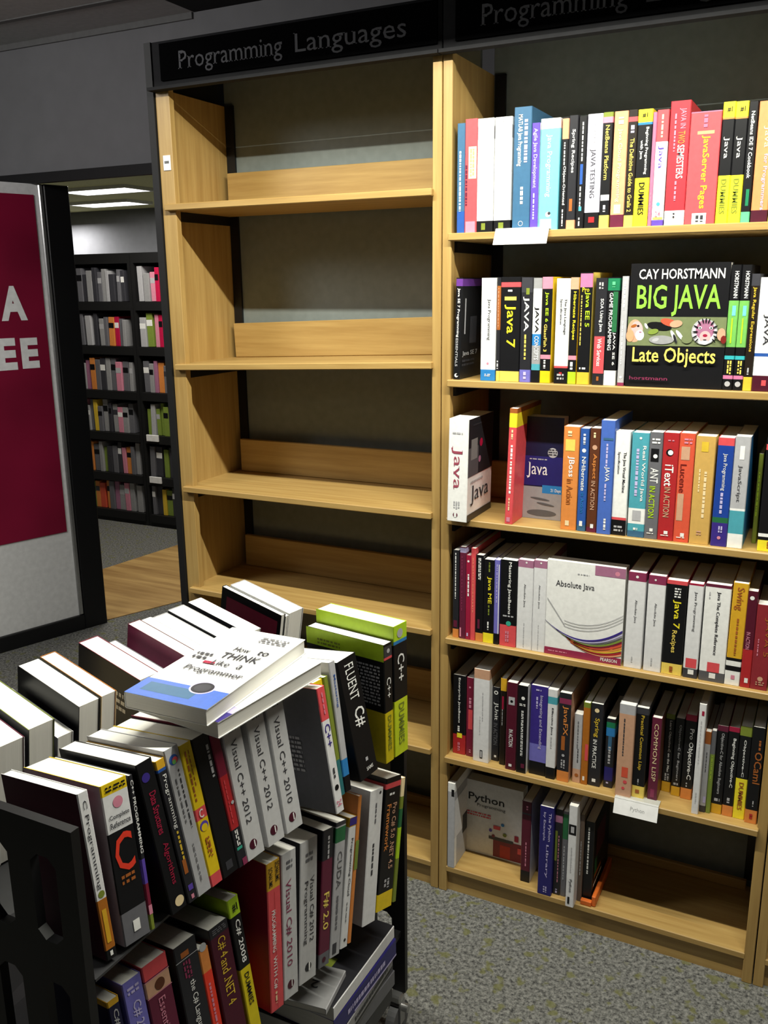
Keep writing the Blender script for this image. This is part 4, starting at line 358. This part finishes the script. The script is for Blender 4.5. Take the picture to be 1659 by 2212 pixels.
def make_book(name,label,M,t,h,d,base,bands,dec,side=None,group=None,pgs=True):
    root=thing(name,label,'book',M=M,group=group)
    cv=MB(); lt=cv; w=.0012; c=min(.0016,t*.2)
    prof=[(0,d),(0,c),(c,0),(t-c,0),(t,c),(t,d),(t-w,d),(t-w,w),(w,w),(w,d)]
    cuts=sorted({0.,1.,*[b[0] for b in bands],*[b[1] for b in bands]})
    sm=ink(side or base)
    for a,b in zip(cuts,cuts[1:]):
        if b-a<1e-4: continue
        mid=(a+b)/2; col=base
        for q in bands:
            if q[0]<=mid<=q[1]: col=q[2]
        n=len(prof); vs=[Vector((x,y,a*h)) for x,y in prof]+[Vector((x,y,b*h)) for x,y in prof]
        fs=[(i,(i+1)%n,n+(i+1)%n,n+i) for i in range(n)]
        i0=len(cv.v); cv.v+=[tuple(v) for v in vs]
        for k,f in enumerate(fs):
            cv.f.append(tuple(i0+x for x in f)); cv.fm.append(cv.mi(sm if (side and k in(0,4,5,9)) else ink(col)))
        if a==0: cv.f.append(tuple(i0+x for x in range(n-1,-1,-1))); cv.fm.append(cv.mi(ink(col)))
        if b==1: cv.f.append(tuple(i0+n+x for x in range(n))); cv.fm.append(cv.mi(ink(col)))
    lay=0
    for q in dec:
        lay+=1; e=.00025+.00012*lay
        if q[0]=='SW': swirl(lt,face_map(q[1],t,d,h,e)); continue
        P=face_map(q[1],t,d,h,e); size=(t,h) if q[1]=='S' else (d,h)
        if q[0]=='T': put_text(lt,face_map(q[1],t,d,h,e+.0004),*q[2:6],q[6],q[7],q[8])
        elif q[0]=='X': put_dashes(lt,face_map(q[1],t,d,h,e+.0003),*q[2:6],q[6],q[7],q[8],size)
        elif q[0]=='R':
            a0,a1,b0,b1=q[2:6]; lt.face([P(a0,b0),P(a1,b0),P(a1,b1),P(a0,b1)],ink(q[6]))
        elif q[0]=='E':      # tilted ellipse, radii in mm
            u,v,ra,rb,an,col=q[2:8]; ca,sa=math.cos(math.radians(an)),math.sin(math.radians(an)); pts=[]
            for k in range(20):
                x_=ra*.001*math.cos(k*math.pi/10); y_=rb*.001*math.sin(k*math.pi/10); pts.append(P(u+(x_*ca-y_*sa)/size[0],v+(x_*sa+y_*ca)/size[1]))
            lt.face(pts,ink(col))
        elif q[0]=='C':
            u,v,r,col=q[2:6]; r*=.001; lt.face([P(u+r*math.cos(k*math.pi/12)/size[0],v+r*math.sin(k*math.pi/12)/size[1]) for k in range(24)],ink(col))
    cv.build('cover',root)
    pg=MB(); pg.box(w+.0001,t-w-.0001,w+.0006,d-.002,.0008,h-.0008,paper()); pg.build('pages',root)
    return root
def upright(x,y,z,t,lean):
    """book standing with its spine towards -y; lean in degrees to the +x side"""
    a=math.radians(lean); R=Matrix.Rotation(a,4,'Y')
    lift=t*math.sin(a) if a>0 else 0.
    return Matrix.Translation((x,y,z+lift+.0006))@R
ZS=[1.8845,1.5242,1.1583,.8156,.4516,.0857]
for nm,rows,z in zip('123456',(S1,S2,S3,S4,S5,S6),ZS):
    g='books on shelf row '+('one','two','three','four','five','six')[int(nm)-1]
    for x,t,h,y,lean,base,bands,dec,label,o in rows:
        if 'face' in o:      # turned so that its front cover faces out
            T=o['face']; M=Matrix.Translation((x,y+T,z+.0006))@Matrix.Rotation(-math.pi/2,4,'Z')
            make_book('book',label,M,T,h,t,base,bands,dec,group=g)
        else:
            make_book('book',label,upright(x,y,z,t,lean),t,h,o.get('d',min(.2,max(.15,h*.76))),base,bands,dec,o.get('side'),group=g)
# ---------------------------------------------------------------- books on the cart
CB=Vector((.1203,-1.4114,.8826)); CU=Vector((.1737,.9848,0)).normalized(); CN=Vector((CU.y,-CU.x,0)); CZ=Vector((0,0,1))
def frame(o,X,Y,Z):
    return Matrix(((X.x,Y.x,Z.x,o.x),(X.y,Y.y,Z.y,o.y),(X.z,Y.z,Z.z,o.z),(0,0,0,1)))
def cart_book(s,z,al,t,h,lean,fwd,label,base,bands,dec,side,d,group):
    up=CZ*math.cos(al)-CN*math.sin(al); back=-CN*math.cos(al)-CZ*math.sin(al)
    b=math.radians(lean); X=CU*math.cos(b)-up*math.sin(b); Z=up*math.cos(b)+CU*math.sin(b)
    o=Vector((CB.x,CB.y,0))+CU*s+CN*fwd+CZ*z
    if b>0: o+=up*t*math.sin(b)
    make_book('book',label,frame(o,X,back,Z),t,h,d,base,bands,dec,side,group)
for rows,z,al,d,g in ((CT,.8826,.1726,.188,'books in the top row of the cart'),(CTV,.8826,.02,.188,'books in the top row of the cart'),(M1,.566,.17,.188,'books on the lower tier of the cart'),(M2,.566,.07,.17,'books on the lower tier of the cart')):
    for s,t,h,fwd,lean,base,bands,dec,label,o in rows:
        cart_book(s,z,al,t,h,lean,fwd,label,base,bands,dec,o.get('side'),d,g)
# the row on the far side: spines turned away, page edges towards us
FAR=[(-.012,.045,.232,'K2','D','dark covered book at the near end of the cart row turned away'),(.046,.046,.226,'M','W','maroon book second in the cart row turned away'),(.099,.047,.235,'Q','K2','thick dark green book beside a gap in the cart row turned away'),(.152,.03,.195,'W','S','short white book low between two tall ones on the cart'),
(.192,.042,.237,'K','K','thick book with black cover and pale page block on the cart'),(.237,.031,.238,'O3','c','book with torn tan edge standing on the cart'),(.318,.043,.238,'p4','K2','thick book with red spine tip and black cover on the cart'),(.364,.017,.212,'S','S','slim short pale book, first of a low pair on the cart'),(.383,.02,.214,'S5','S','slim short pale book, second of a low pair on the cart'),
(.431,.03,.24,'M4','p','maroon covered book standing proud on the cart'),(.463,.026,.236,'W','W','white book wedged after the maroon covered one on the cart'),(.492,.038,.233,'S','D','pale thick book in mid row of the cart'),(.533,.042,.237,'S','K2','pale thick book behind the bent paperback on the cart'),(.588,.036,.238,'W','D','white book before the gap at the far end of the cart row'),
(.684,.013,.247,'K','p4','tall thin black and maroon book after the gap on the cart'),(.699,.009,.24,'W','W','very thin white book at the far end of the cart'),(.710,.044,.243,'S','W','thick white topped book last at the far end of the cart')]
al=.1726
for s,t,h,base,side,label in FAR:
    up=CZ*math.cos(al)+CN*math.sin(al); back=CN*math.cos(al)-CZ*math.sin(al)
    o=Vector((CB.x,CB.y,.8826))+CU*(s+t)+CN*(-.53)
    dec=[('X','F',.08,.8,.62,.8,3,'S' if side!='S' else 'D','h')] if side in('p4','K2','D') else []
    if label.startswith('tall thin black'): dec=[('R','F',.1,.95,.72,.93,'p4'),('X','F',.15,.9,.55,.68,3,'S','h')]
    sd='K' if label.startswith('tall thin black') else side
    make_book('book',label,frame(o,-CU,back,up),t,h,.178,base,[],dec,sd,'books on the side of the cart turned away')
# lying books
def lying(cx,cy,z,L,W,t,yaw,label,base,bands,dec,side,group,up=True):
    """front cover up, its foot towards -y, spine towards -x"""
    a=math.radians(yaw); Zl=Vector((math.sin(-a),math.cos(a),0)); Yl=Vector((math.cos(a),math.sin(a),0)); Xl=CZ
    o=Vector((cx,cy,z))-Zl*L/2-Yl*W/2
    return make_book('book',label,frame(o,Xl,Yl,Zl),t,L,W,base,bands,dec,side,group)
g='books lying across the top of the cart'
lying(.090,-1.07,1.1195,.255,.17,.026,-6,'white book with blue cover edge lying under the programmer guide','W',[],[('R','F',0,1,0,.12,'V4'),('R','F',0,1,.12,.2,'L')],'W',g)
HT=[('R','F',0,1,0,.2,'B2'),('R','F',.1,.7,.06,.16,'b'),('C','F',.68,.2,21,'L'),('C','F',.68,.2,18,'K2'),('C','F',.68,.2,13,'D'),
 ('T','F',.42,.62,.68,.74,'How','D','h'),('T','F',.72,.86,.68,.74,'to','D','h'),('T','F',.38,.86,.57,.645,'THINK','D','h'),('T','F',.4,.62,.47,.53,'Like','D','h'),('T','F',.72,.78,.47,.52,'a','D','h'),('T','F',.2,.92,.34,.42,'Programmer','D','h'),
 ('R','F',.3,.44,.47,.5,'r5'),('X','F',.55,.9,.84,.92,3,'S5','h'),('X','F',.1,.3,.5,.6,2,'D','h')]
lying(.076,-1.082,1.1465,.288,.150,.026,2,'white guide with handwritten title and blue picture lying on the cart','W',[],HT,'W',g)
g='books lying on the lowest tier of the cart'
for z,t,yaw,dx,base,side,dec,label in ((.292,.042,0,0,'K2','K',[],'black book at the bottom of the pile lying on the cart base'),(.3345,.036,-3,.0,'S5','D',[],'grey book lying second from the bottom of the low pile'),
  (.371,.036,1,.004,'S2','K2',[],'black and white book lying under the navy one'),(.4075,.042,-2,.006,'N','N',[],'navy book with white stripe lying in the low pile'),(.450,.029,-1,.004,'W2','K2',[('R','F',.3,.75,.55,.85,'Q'),('R','F',.5,.65,.3,.42,'b2'),('R','F',.8,.98,.86,.99,'T2')],'pale spined book with dark cover and green picture lying on top of the low pile')):
    a=math.radians(yaw); L=.245; W=.185
    # spine towards +x, front cover up, foot to +y
    Zl=Vector((math.sin(a),-math.cos(a),0)); Yl=Vector((-math.cos(a),-math.sin(a),0)); o=Vector((.208+dx,-.86,z))-Zl*L/2
    sp=[('X','S',.3,.7,.2,.8,1,'L','d')] if base=='N' else ([('R','S',.1,.3,0,1,'K'),('X','S',.4,.8,.1,.7,1,'K2','d')] if base=='S2' else [])
    if base=='N': sp.append(('R','S',.05,.16,0,.7,'L'))
    make_book('book',label,frame(o,CZ,Yl,Zl),t,L,W,base,[],dec+sp,side,g)
a=math.radians(8); Zl=Vector((math.sin(a),-math.cos(a),0)); Yl=Vector((-math.cos(a),-math.sin(a),0))
make_book('book','small pale booklet lying at the near end of the low pile',frame(Vector((.200,-.955,.4797))-Zl*.05,CZ,Yl,Zl),.014,.10,.085,'S',[],[('T','F',.4,.6,.4,.6,'2','D','h')],'S2',g)
# ---------------------------------------------------------------- the room
def sbox(name,x0,x1,y0,y1,z0,z1,m):
    b=MB(); b.box(x0,x1,y0,y1,z0,z1,m); return structure(b.build(name))
CARP=carpet()
sbox('floor',-11,3.4,-5,9,-.04,0,CARP)
b=MB(); vs=[(-3.33,.9),(-2.68,.9),(-1.59,3.5),(-3.0,3.5)]; b.extrude(vs,0.0,.004,PLANK); structure(b.build('floor_walkway'))
# header wall over the opening, and the wall behind the bookcases
b=MB(); b.box(-9,-.9,1.13,1.25,2.27,2.85,WALL); b.box(-.9,3.4,1.13,1.25,0,2.85,WALL); structure(b.build('wall_back'))
sbox('trim_1',-9,-.9,1.10,1.13,2.24,2.285,DKTRIM)
sbox('wall_right',3.3,3.4,-5,1.13,0,2.85,WALL); sbox('wall_front',-11,3.4,-5.1,-5,0,2.85,WALL)
sbox('ceiling',-11,-1.58,-5,1.13,2.85,2.93,GREYCEIL); sbox('ceiling_dark',-1.58,3.4,-5,1.13,2.85,2.93,DARKCEIL)
sbox('trim_2',-11,-1.585,1.118,1.13,2.825,2.85,CTRIM); sbox('trim_3',-11,-1.585,.84,.87,2.846,2.85,CTRIM)
sbox('ceiling_back_room',-11,3.4,1.25,9,2.70,2.80,OLIVE); sbox('wall_far',-11,3.4,6.9,7.0,0,2.70,WALL)
sbox('wall_left',-11.1,-11,-5,9,0,2.85,WALL)
for x0,y0,lab in ((-6.07,4.76,'glowing rectangular ceiling light nearer the opening'),(-7.05,5.88,'glowing rectangular ceiling light deeper in the back room')):
    t=thing('ceiling_light',lab,'light',(x0,y0,2.70),'ceiling lights of the back room')
    f=MB(); L,W=.82,.36
    for q in ((-.03,L+.03,-.03,0),(-.03,L+.03,W,W+.03),(-.03,0,0,W),(L,L+.03,0,W)): f.box(*q,-.03,0,WHITE)
    f.build('frame',t); g_=MB(); g_.box(0,L,0,W,-.012,-.002,GLOW); g_.build('diffuser',t)
# ---------------------------------------------------------------- display panel with the poster
PD=Vector((.3126,.95,0)).normalized(); PN=Vector((PD.y,-PD.x,0))
Mp=Matrix(((PD.x,-PN.x,0,-2.507),(PD.y,-PN.y,0,1.272),(0,0,1,0),(0,0,0,1)))   # x along the panel (0 at its far edge), -y out of its face
pt=thing('display_panel','white display panel in a black frame holding a maroon poster','panel',M=Mp)
b=MB(); b.box(-1.5,-.13,0,.12,.08,2.24,WHITE); b.build('board',pt)
b=MB(); b.box(-.125,0,-.02,.13,0,2.24,BLACK,ch=.004); b.box(-1.5,-.125,-.02,.13,0,.08,BLACK,ch=.004); b.build('frame',pt)
b=MB(); b.box(-.15,-.127,-.016,0,.082,2.24,SILVER,ch=.005); b.build('silver_trim',pt)
p=MB(); p.box(-1.45,-.172,-.006,-.001,.545,2.19,MAROON); po=p.build('poster',pt)
for s,x0,x1,z0,z1 in (('A',-.388,-.262,1.615,1.775),('E',-.43,-.335,1.385,1.535),('E',-.312,-.226,1.387,1.532)):
    l=MB(); vs,fs,_=glyph(s,.05); l.mesh([(x0+a*(x1-x0),-.0075,z0+q*(z1-z0)) for a,q in vs],fs,CARD); l.build('lettering',po)
# ---------------------------------------------------------------- bookcases
W=.88; T=.026; TOP=2.42
def sign_text(mb,txt,x0,x1,z0,z1,y,m):
    vs,fs,_=glyph(txt); mb.mesh([(x0+a*(x1-x0),y,z0+q*(z1-z0)) for a,q in vs],fs,m)
def bookcase(label,x0,shelves,sign=True,end=False):
    t=thing('bookcase',label,'bookcase',(x0,0,0),'wooden bookcases along the wall')
    e=.0015
    for xa,xb in ((e,T),(W-T,W-e)):
        if end and xa<.1: xa,xb=.004,.052
        s=MB(); s.box(xa,xb,0,.022,0,2.30,WOODZ,ch=.0015); o=s.build('upright',t)
        s=MB(); xi=(xa,xa+.02) if xa<.4 else (xb-.02,xb)
        s.box(xi[0],xi[1],.03,.32,0,2.30,WOODZ); s.build('side_board',o)
        s=MB(); q=(T,T+.03) if xa<.4 else (W-T-.03,W-T); s.box(*q,.296,.304,.1,2.3,BLACK)
        s.build('slotted_standard',o)
    b=MB(); b.box(.02,W-.02,.305,.32,.0,2.40,BACK); b.build('back_panel',t)
    b=MB(); b.box(e,W-e,.0,.32,2.405,TOP,FASCIA); b.build('top_board',t)
    for i,(zl,zr) in enumerate(shelves):
        xa,xb=.022,W-.022; M=Matrix.Translation((xa,0,zl))@Matrix.Rotation(-math.atan2(zr-zl,xb-xa),4,'Y')
        base=i==len(shelves)-1
        s=MB(); s.box(0,xb-xa,-.015 if not base else .0,.29,-.018,0,WOODX,M,ch=.002); o=s.build('shelf',t)
        s=MB(); s.box(0.025,xb-xa-.025,.262,.278,.0005,.108 if not base else .03,WOODX,M,ch=.002); s.build('back_rail',o)
        if not base:
            for q in ((.004,.012),(xb-xa-.012,xb-xa-.004)): s=MB(); s.box(*q,.02,.285,-.045,-.0185,BLACK,M); s.build('bracket',o)
    k=MB(); k.box(T,W-T,.012,.03,0,.066,WOODX); k.build('kick_board',t)
    f=MB(); f.box(e,W-e,-.002,.02,2.300,2.42,FASCIA,ch=.002); f.box(e,W-e,-.03,-.002,2.292,2.300,FASCIA); fo=f.build('sign_fascia',t)  # projecting lip added to deepen the shadow on the back panel
    f=MB(); f.box(.035,W-.012,-.008,-.0025,2.318,2.412,SIGNBLACK); so=f.build('sign_board',fo)
    for tx,xa,xb in (('Programming',.098,.435),('Languages',.470,.788)): l=MB(); sign_text(l,tx,xa,xb,2.327,2.387,-.0086,SIGNTEXT); l.build('lettering',fo)
    return t
L1=bookcase('empty wooden bookcase with five bare shelves behind the cart',-W,[(1.993,1.993),(1.538,1.568),(1.164,1.166),(.835,.83),(.464,.464),(.0857,.0857)],end=True)
s=MB(); s.box(-.020,.003,-.006,.33,0,2.42,BLKWOOD); s.build('end_panel',L1)
s=MB(); s.box(.020,.045,-.0025,-.0005,2.085,2.125,CARD); q=s.build('sticker',L1); s=MB()
for k in range(4): s.box(.025+k*.004,.028+k*.004,-.003,-.0026,2.103,2.110,GREYMETAL)
s.build('lettering',q)
bookcase('wooden bookcase filled with six rows of programming books',0,[(z,z) for z in ZS])
bookcase('wooden bookcase cut off by the edge of the photo past the full one',W,[(z,z) for z in (1.8845,1.5242,1.1583,.8156,.4516,.0857)])
# shelf-edge cards
def edge_card(label,x,z,w,h,tilt,txt,grp):
    t=thing('shelf_card',label,'sign',(x,-.016,z),grp)
    a=math.radians(tilt); b=MB(); M=Matrix.Rotation(a,4,'X'); b.box(0,w,-.003,-.001,-h+.004,.004,CARD,M); b.build('card',t)
    b=MB(); b.box(0,w,-.003,.03,.0006,.0016,CARD if not txt else plain('clear_holder','#b8b8b0',.2)); b.build('tongue',t)
    if txt:
        l=MB(); vs,fs,_=glyph(txt,.0); l.mesh([M@Vector((w*(.38+.32*p_),-.0034,-h*.62+q_*h*.3)) for p_,q_ in vs],fs,plain('pale_grey_ink','#b0b0b0')); l.build('lettering',t)
edge_card('blank white card hanging from the top shelf under the blue books',.148,1.886,.132,.043,-28,None,'cards on shelf edges')
edge_card('white card reading Python on the fifth shelf edge',.508,.453,.112,.044,-18,'Python','cards on shelf edges')
# orange bookend on the bottom shelf
t=thing('bookend','orange bookend against the last black book of the bottom row','bookend',(.4565,.008,.0862))
b=MB(); b.box(0,.011,0,.2,0,.032,ORANGE,ch=.002); b.build('lip',t); b=MB(); b.box(-.030,0,-.004,.010,0.0003,.014,ORANGE,ch=.001); b.build('foot',t)
# ---------------------------------------------------------------- book cart
ct=thing('book_cart','black metal book cart crammed with books parked before the shelves','cart',(-.40,-1.46,0))
cx0,cx1=0.,.543; LY=.938    # local: x across, y along
def panel(y0,y1,top=1.105,name='end_panel'):
    xs=[]; c=cx1-.034
    while c-.045>.03: xs.append((c-.045,c)); c-=.087
    zs=[(.14,.33),(.40,.60),(.68,.86),(.925,1.055)]; zs=[q for q in zs if q[1]<top]
    X=sorted({cx0,cx1,*[v for q in xs for v in q]}); Z=sorted({.12,1.105,*[v for q in zs for v in q]}); Z=[q for q in Z if q<=top or q==1.105]; Z[-1]=top
    bm=bmesh.new(); grid={}
    def V(x,z):
        k=(round(x,4),round(z,4))
        if k not in grid: grid[k]=bm.verts.new((x,y0,z))
        return grid[k]
    hole=lambda a,b,c,d: any(abs(a-p)<1e-6 and abs(b-q)<1e-6 for p,q in xs) and any(abs(c-p)<1e-6 and abs(d-q)<1e-6 for p,q in zs)
    ch=.013
    for a,b in zip(X,X[1:]):
        for c_,d in zip(Z,Z[1:]):
            if hole(a,b,c_,d):
                for (px,pz,sx,sz) in ((a,c_,1,1),(b,c_,-1,1),(a,d,1,-1),(b,d,-1,-1)):
                    bm.faces.new([V(px,pz),V(px+sx*ch,pz),V(px,pz+sz*ch)])
                continue
            bm.faces.new([V(a,c_),V(b,c_),V(b,d),V(a,d)])
    bmesh.ops.recalc_face_normals(bm,faces=bm.faces[:])
    r=bmesh.ops.extrude_face_region(bm,geom=bm.faces[:]); vs=[g for g in r['geom'] if isinstance(g,bmesh.types.BMVert)]
    for v in vs: v.co.y=y1
    bmesh.ops.recalc_face_normals(bm,faces=bm.faces[:])
    me=bpy.data.meshes.new(name); bm.to_mesh(me); bm.free(); me.materials.append(BLACK)
    o=bpy.data.objects.new(name,me); COL.objects.link(o); o.parent=ct; return o
cx1=.522; panel(0,.014); cx1=.543; panel(LY-.014,LY,.90)
def sloped(dz,name):
    b=MB(); A=[(.523,.877),(.25,.830),(.13,.851),(.02,.872)]; B_=[(.523,.850),(.42,.830),(.15,.878),(.02,.878)]; vs=[]
    for th in (0,.004):
        for y,q in ((.0145,A),(LY-.0145,B_)): vs+=[(x,y,z+dz-th) for x,z in q]
    fs=[]
    for k in range(3): fs+=[(k,k+1,k+5,k+4),(8+k,8+k+4,8+k+5,8+k+1),(k,8+k,8+k+1,k+1),(4+k,4+k+1,12+k+1,12+k)]
    fs+=[(0,4,12,8),(3,11,15,7)]
    b.mesh(vs,fs,GREYMETAL); return b.build(name,ct)
sloped(0,'tray'); sloped(-.3175,'tray')
b=MB(); b.box(.01,cx1-.01,.0145,LY-.0145,.276,.290,BLACK); b.build('base_tray',ct)
for x in (.035,cx1-.02):
    for y in (.03,LY-.02):
        c=MB(); c.box(x-.016,x+.016,y-.014,y+.014,.098,.119,SILVER,ch=.004); c.cyl((x+.006,y,.085),(1,0,0),.010,.05,SILVER)
        for k in (-.016,.012): c.box(x+k,x+k+.004,y-.012,y+.012,.04,.1,SILVER)
        o=c.build('caster',ct); q=MB(); q.cyl((x,y,.045),(1,0,0),.044,.022,RUBBER,28); q.build('wheel',o)
# ---------------------------------------------------------------- distant black bookcases
FZ=[1.662,1.343,1.015,.70,.385,.093]
def far_case(x0,x1,label,cols,vis,which,gap):
    t=thing('bookcase',label,'bookcase',(x0,2.96,0),'distant black bookcases'); w_=x1-x0
    for q in ((0,.025),(w_-.025,w_)):
        s=MB(); s.box(*q,0,.3,0,2.0,BLKWOOD); s.build('side_board',t)
    s=MB(); s.box(.025,w_-.025,.285,.3,0,2.0,BLKWOOD); s.build('back_panel',t)
    s=MB(); s.box(.025,w_-.025,0,.285,1.93,2.0,BLKWOOD); s.build('top_board',t)
    for z in FZ: s=MB(); s.box(.025,w_-.025,-.01,.285,z-.06,z,BLKWOOD); s.build('shelf',t)
    s=MB(); s.box(.025,w_-.025,0,.02,0,.0325,BLKWOOD); s.build('kick_board',t)
    names=('top','second','third','fourth','fifth','bottom'); ordn=('first','second','third','fourth','fifth','sixth','seventh','eighth','ninth','tenth','eleventh','twelfth','thirteenth','fourteenth','fifteenth')
    for r,z in enumerate(FZ):
        x=vis[0]; k=0
        while x<vis[1]-.062 and k<15:
            c,cn=cols[r][k%len(cols[r])]; tk=random.uniform(.028,.055); hh=min(random.uniform(.19,.245),.222 if z<.1 else .3)
            if c is None: x+=tk*.8; cols[r]=[q for q in cols[r] if q[0]] ; continue
            lean=random.choice((0,0,0,1.5,-1.2))
            m=MB(); M=Matrix.Translation((x+max(0,-math.sin(math.radians(lean))*hh),2.965+random.uniform(0,.02),z+.001+tk*abs(math.sin(math.radians(lean)))))@Matrix.Rotation(math.radians(lean),4,'Y')
            m.box(0,tk,0,.16,0,hh,ink(c),M,ch=.002)
            m.box(0.001,tk-.001,-.0006,0,hh*.62,hh*.8,ink(random.choice('SWKD')),M) if random.random()<.5 else None
            o=m.build('book'); tag(o,'%s book %s along the %s row of the %s'%(cn,ordn[k],names[r],which),'book','books in the distant bookcases'); k+=1
            x+=tk+.0025+abs(math.sin(math.radians(lean)))*hh+(gap if random.random()<.12 else 0)
Gy=('S5','grey');Lg=('S2','pale grey');Dk=('D','dark grey');Pk=('P','pink');Rd=('r3','crimson');Wh=('S','off-white');Or=('O','orange');Ye=('y2','yellow');Gn=('Q3','green');Rs=('R2','red');Pp=('p2','mauve')
far_case(-4.55,-3.655,'distant black bookcase beside the poster panel, seen through the opening',[[Dk,Gy,Dk,Lg,Dk,Gy,Lg,Wh],[Lg,Gy,Wh,Dk,Lg,Gy,Or,Rd,Gy],[Gy,Lg,Pp,Or,Gy,Dk,Lg,Gy,Pk],[Pk,Lg,Gy,Ye,Gy,Lg,Dk,Lg],[Pk,Or,Gy,Lg,Gn,Dk,Gy,Dk],[Lg,Gn,Or,Rs,Or,Gy,Pp,Lg,Pk,Lg]],(-4.26,-3.69),'distant bookcase beside the poster panel',.02)
far_case(-3.65,-2.75,'distant black bookcase partly hidden by the empty wooden one',[[Wh,Lg,Pk,Rd,Pk],[Wh,Gn,Pk,Rd,Pp],[Gy,Lg,Pp,Or],[Gn,Wh,Gn,Gn],[Gy,Dk,Gn,Dk,Pp],[Gy,Dk,Ye,Gn,Dk]],(-3.61,-3.34),'distant bookcase behind the empty one',.01)
for (x,z,lab) in ((-3.60,.70,'small white card on the fourth row of the far bookcase'),(-3.60,.385,'small white card on the fifth row of the far bookcase')):
    b=MB(); b.box(x,x+.11,2.935,2.949,z-.04,z+.008,CARD,ch=.002); tag(b.build('shelf_card'),lab,'sign','cards on the distant shelf edges')
# ---------------------------------------------------------------- tube fixture over the aisle; hood added to keep its light off the signs
t=thing('tube_fixture','long tube light over the aisle with a hood added to shade the signs','light',(.40,-.66,2.52))
h=MB(); h.box(-.98,.98,-.10,.10,.085,.09,DARKCEIL); h.build('shading_hood_top',t)
for y in (-.103,.10): h=MB(); h.box(-.98,.98,y,y+.003,0,.09,DARKCEIL); h.build('shading_hood_side',t)
for x in (-.983,.98): h=MB(); h.box(x,x+.003,-.103,.103,0,.09,DARKCEIL); h.build('shading_hood_end',t)
for x in (-.7,.7): h=MB(); h.cyl((x,0,.21),(0,0,1),.006,.239,DKTRIM,10); h.build('hanger',t)
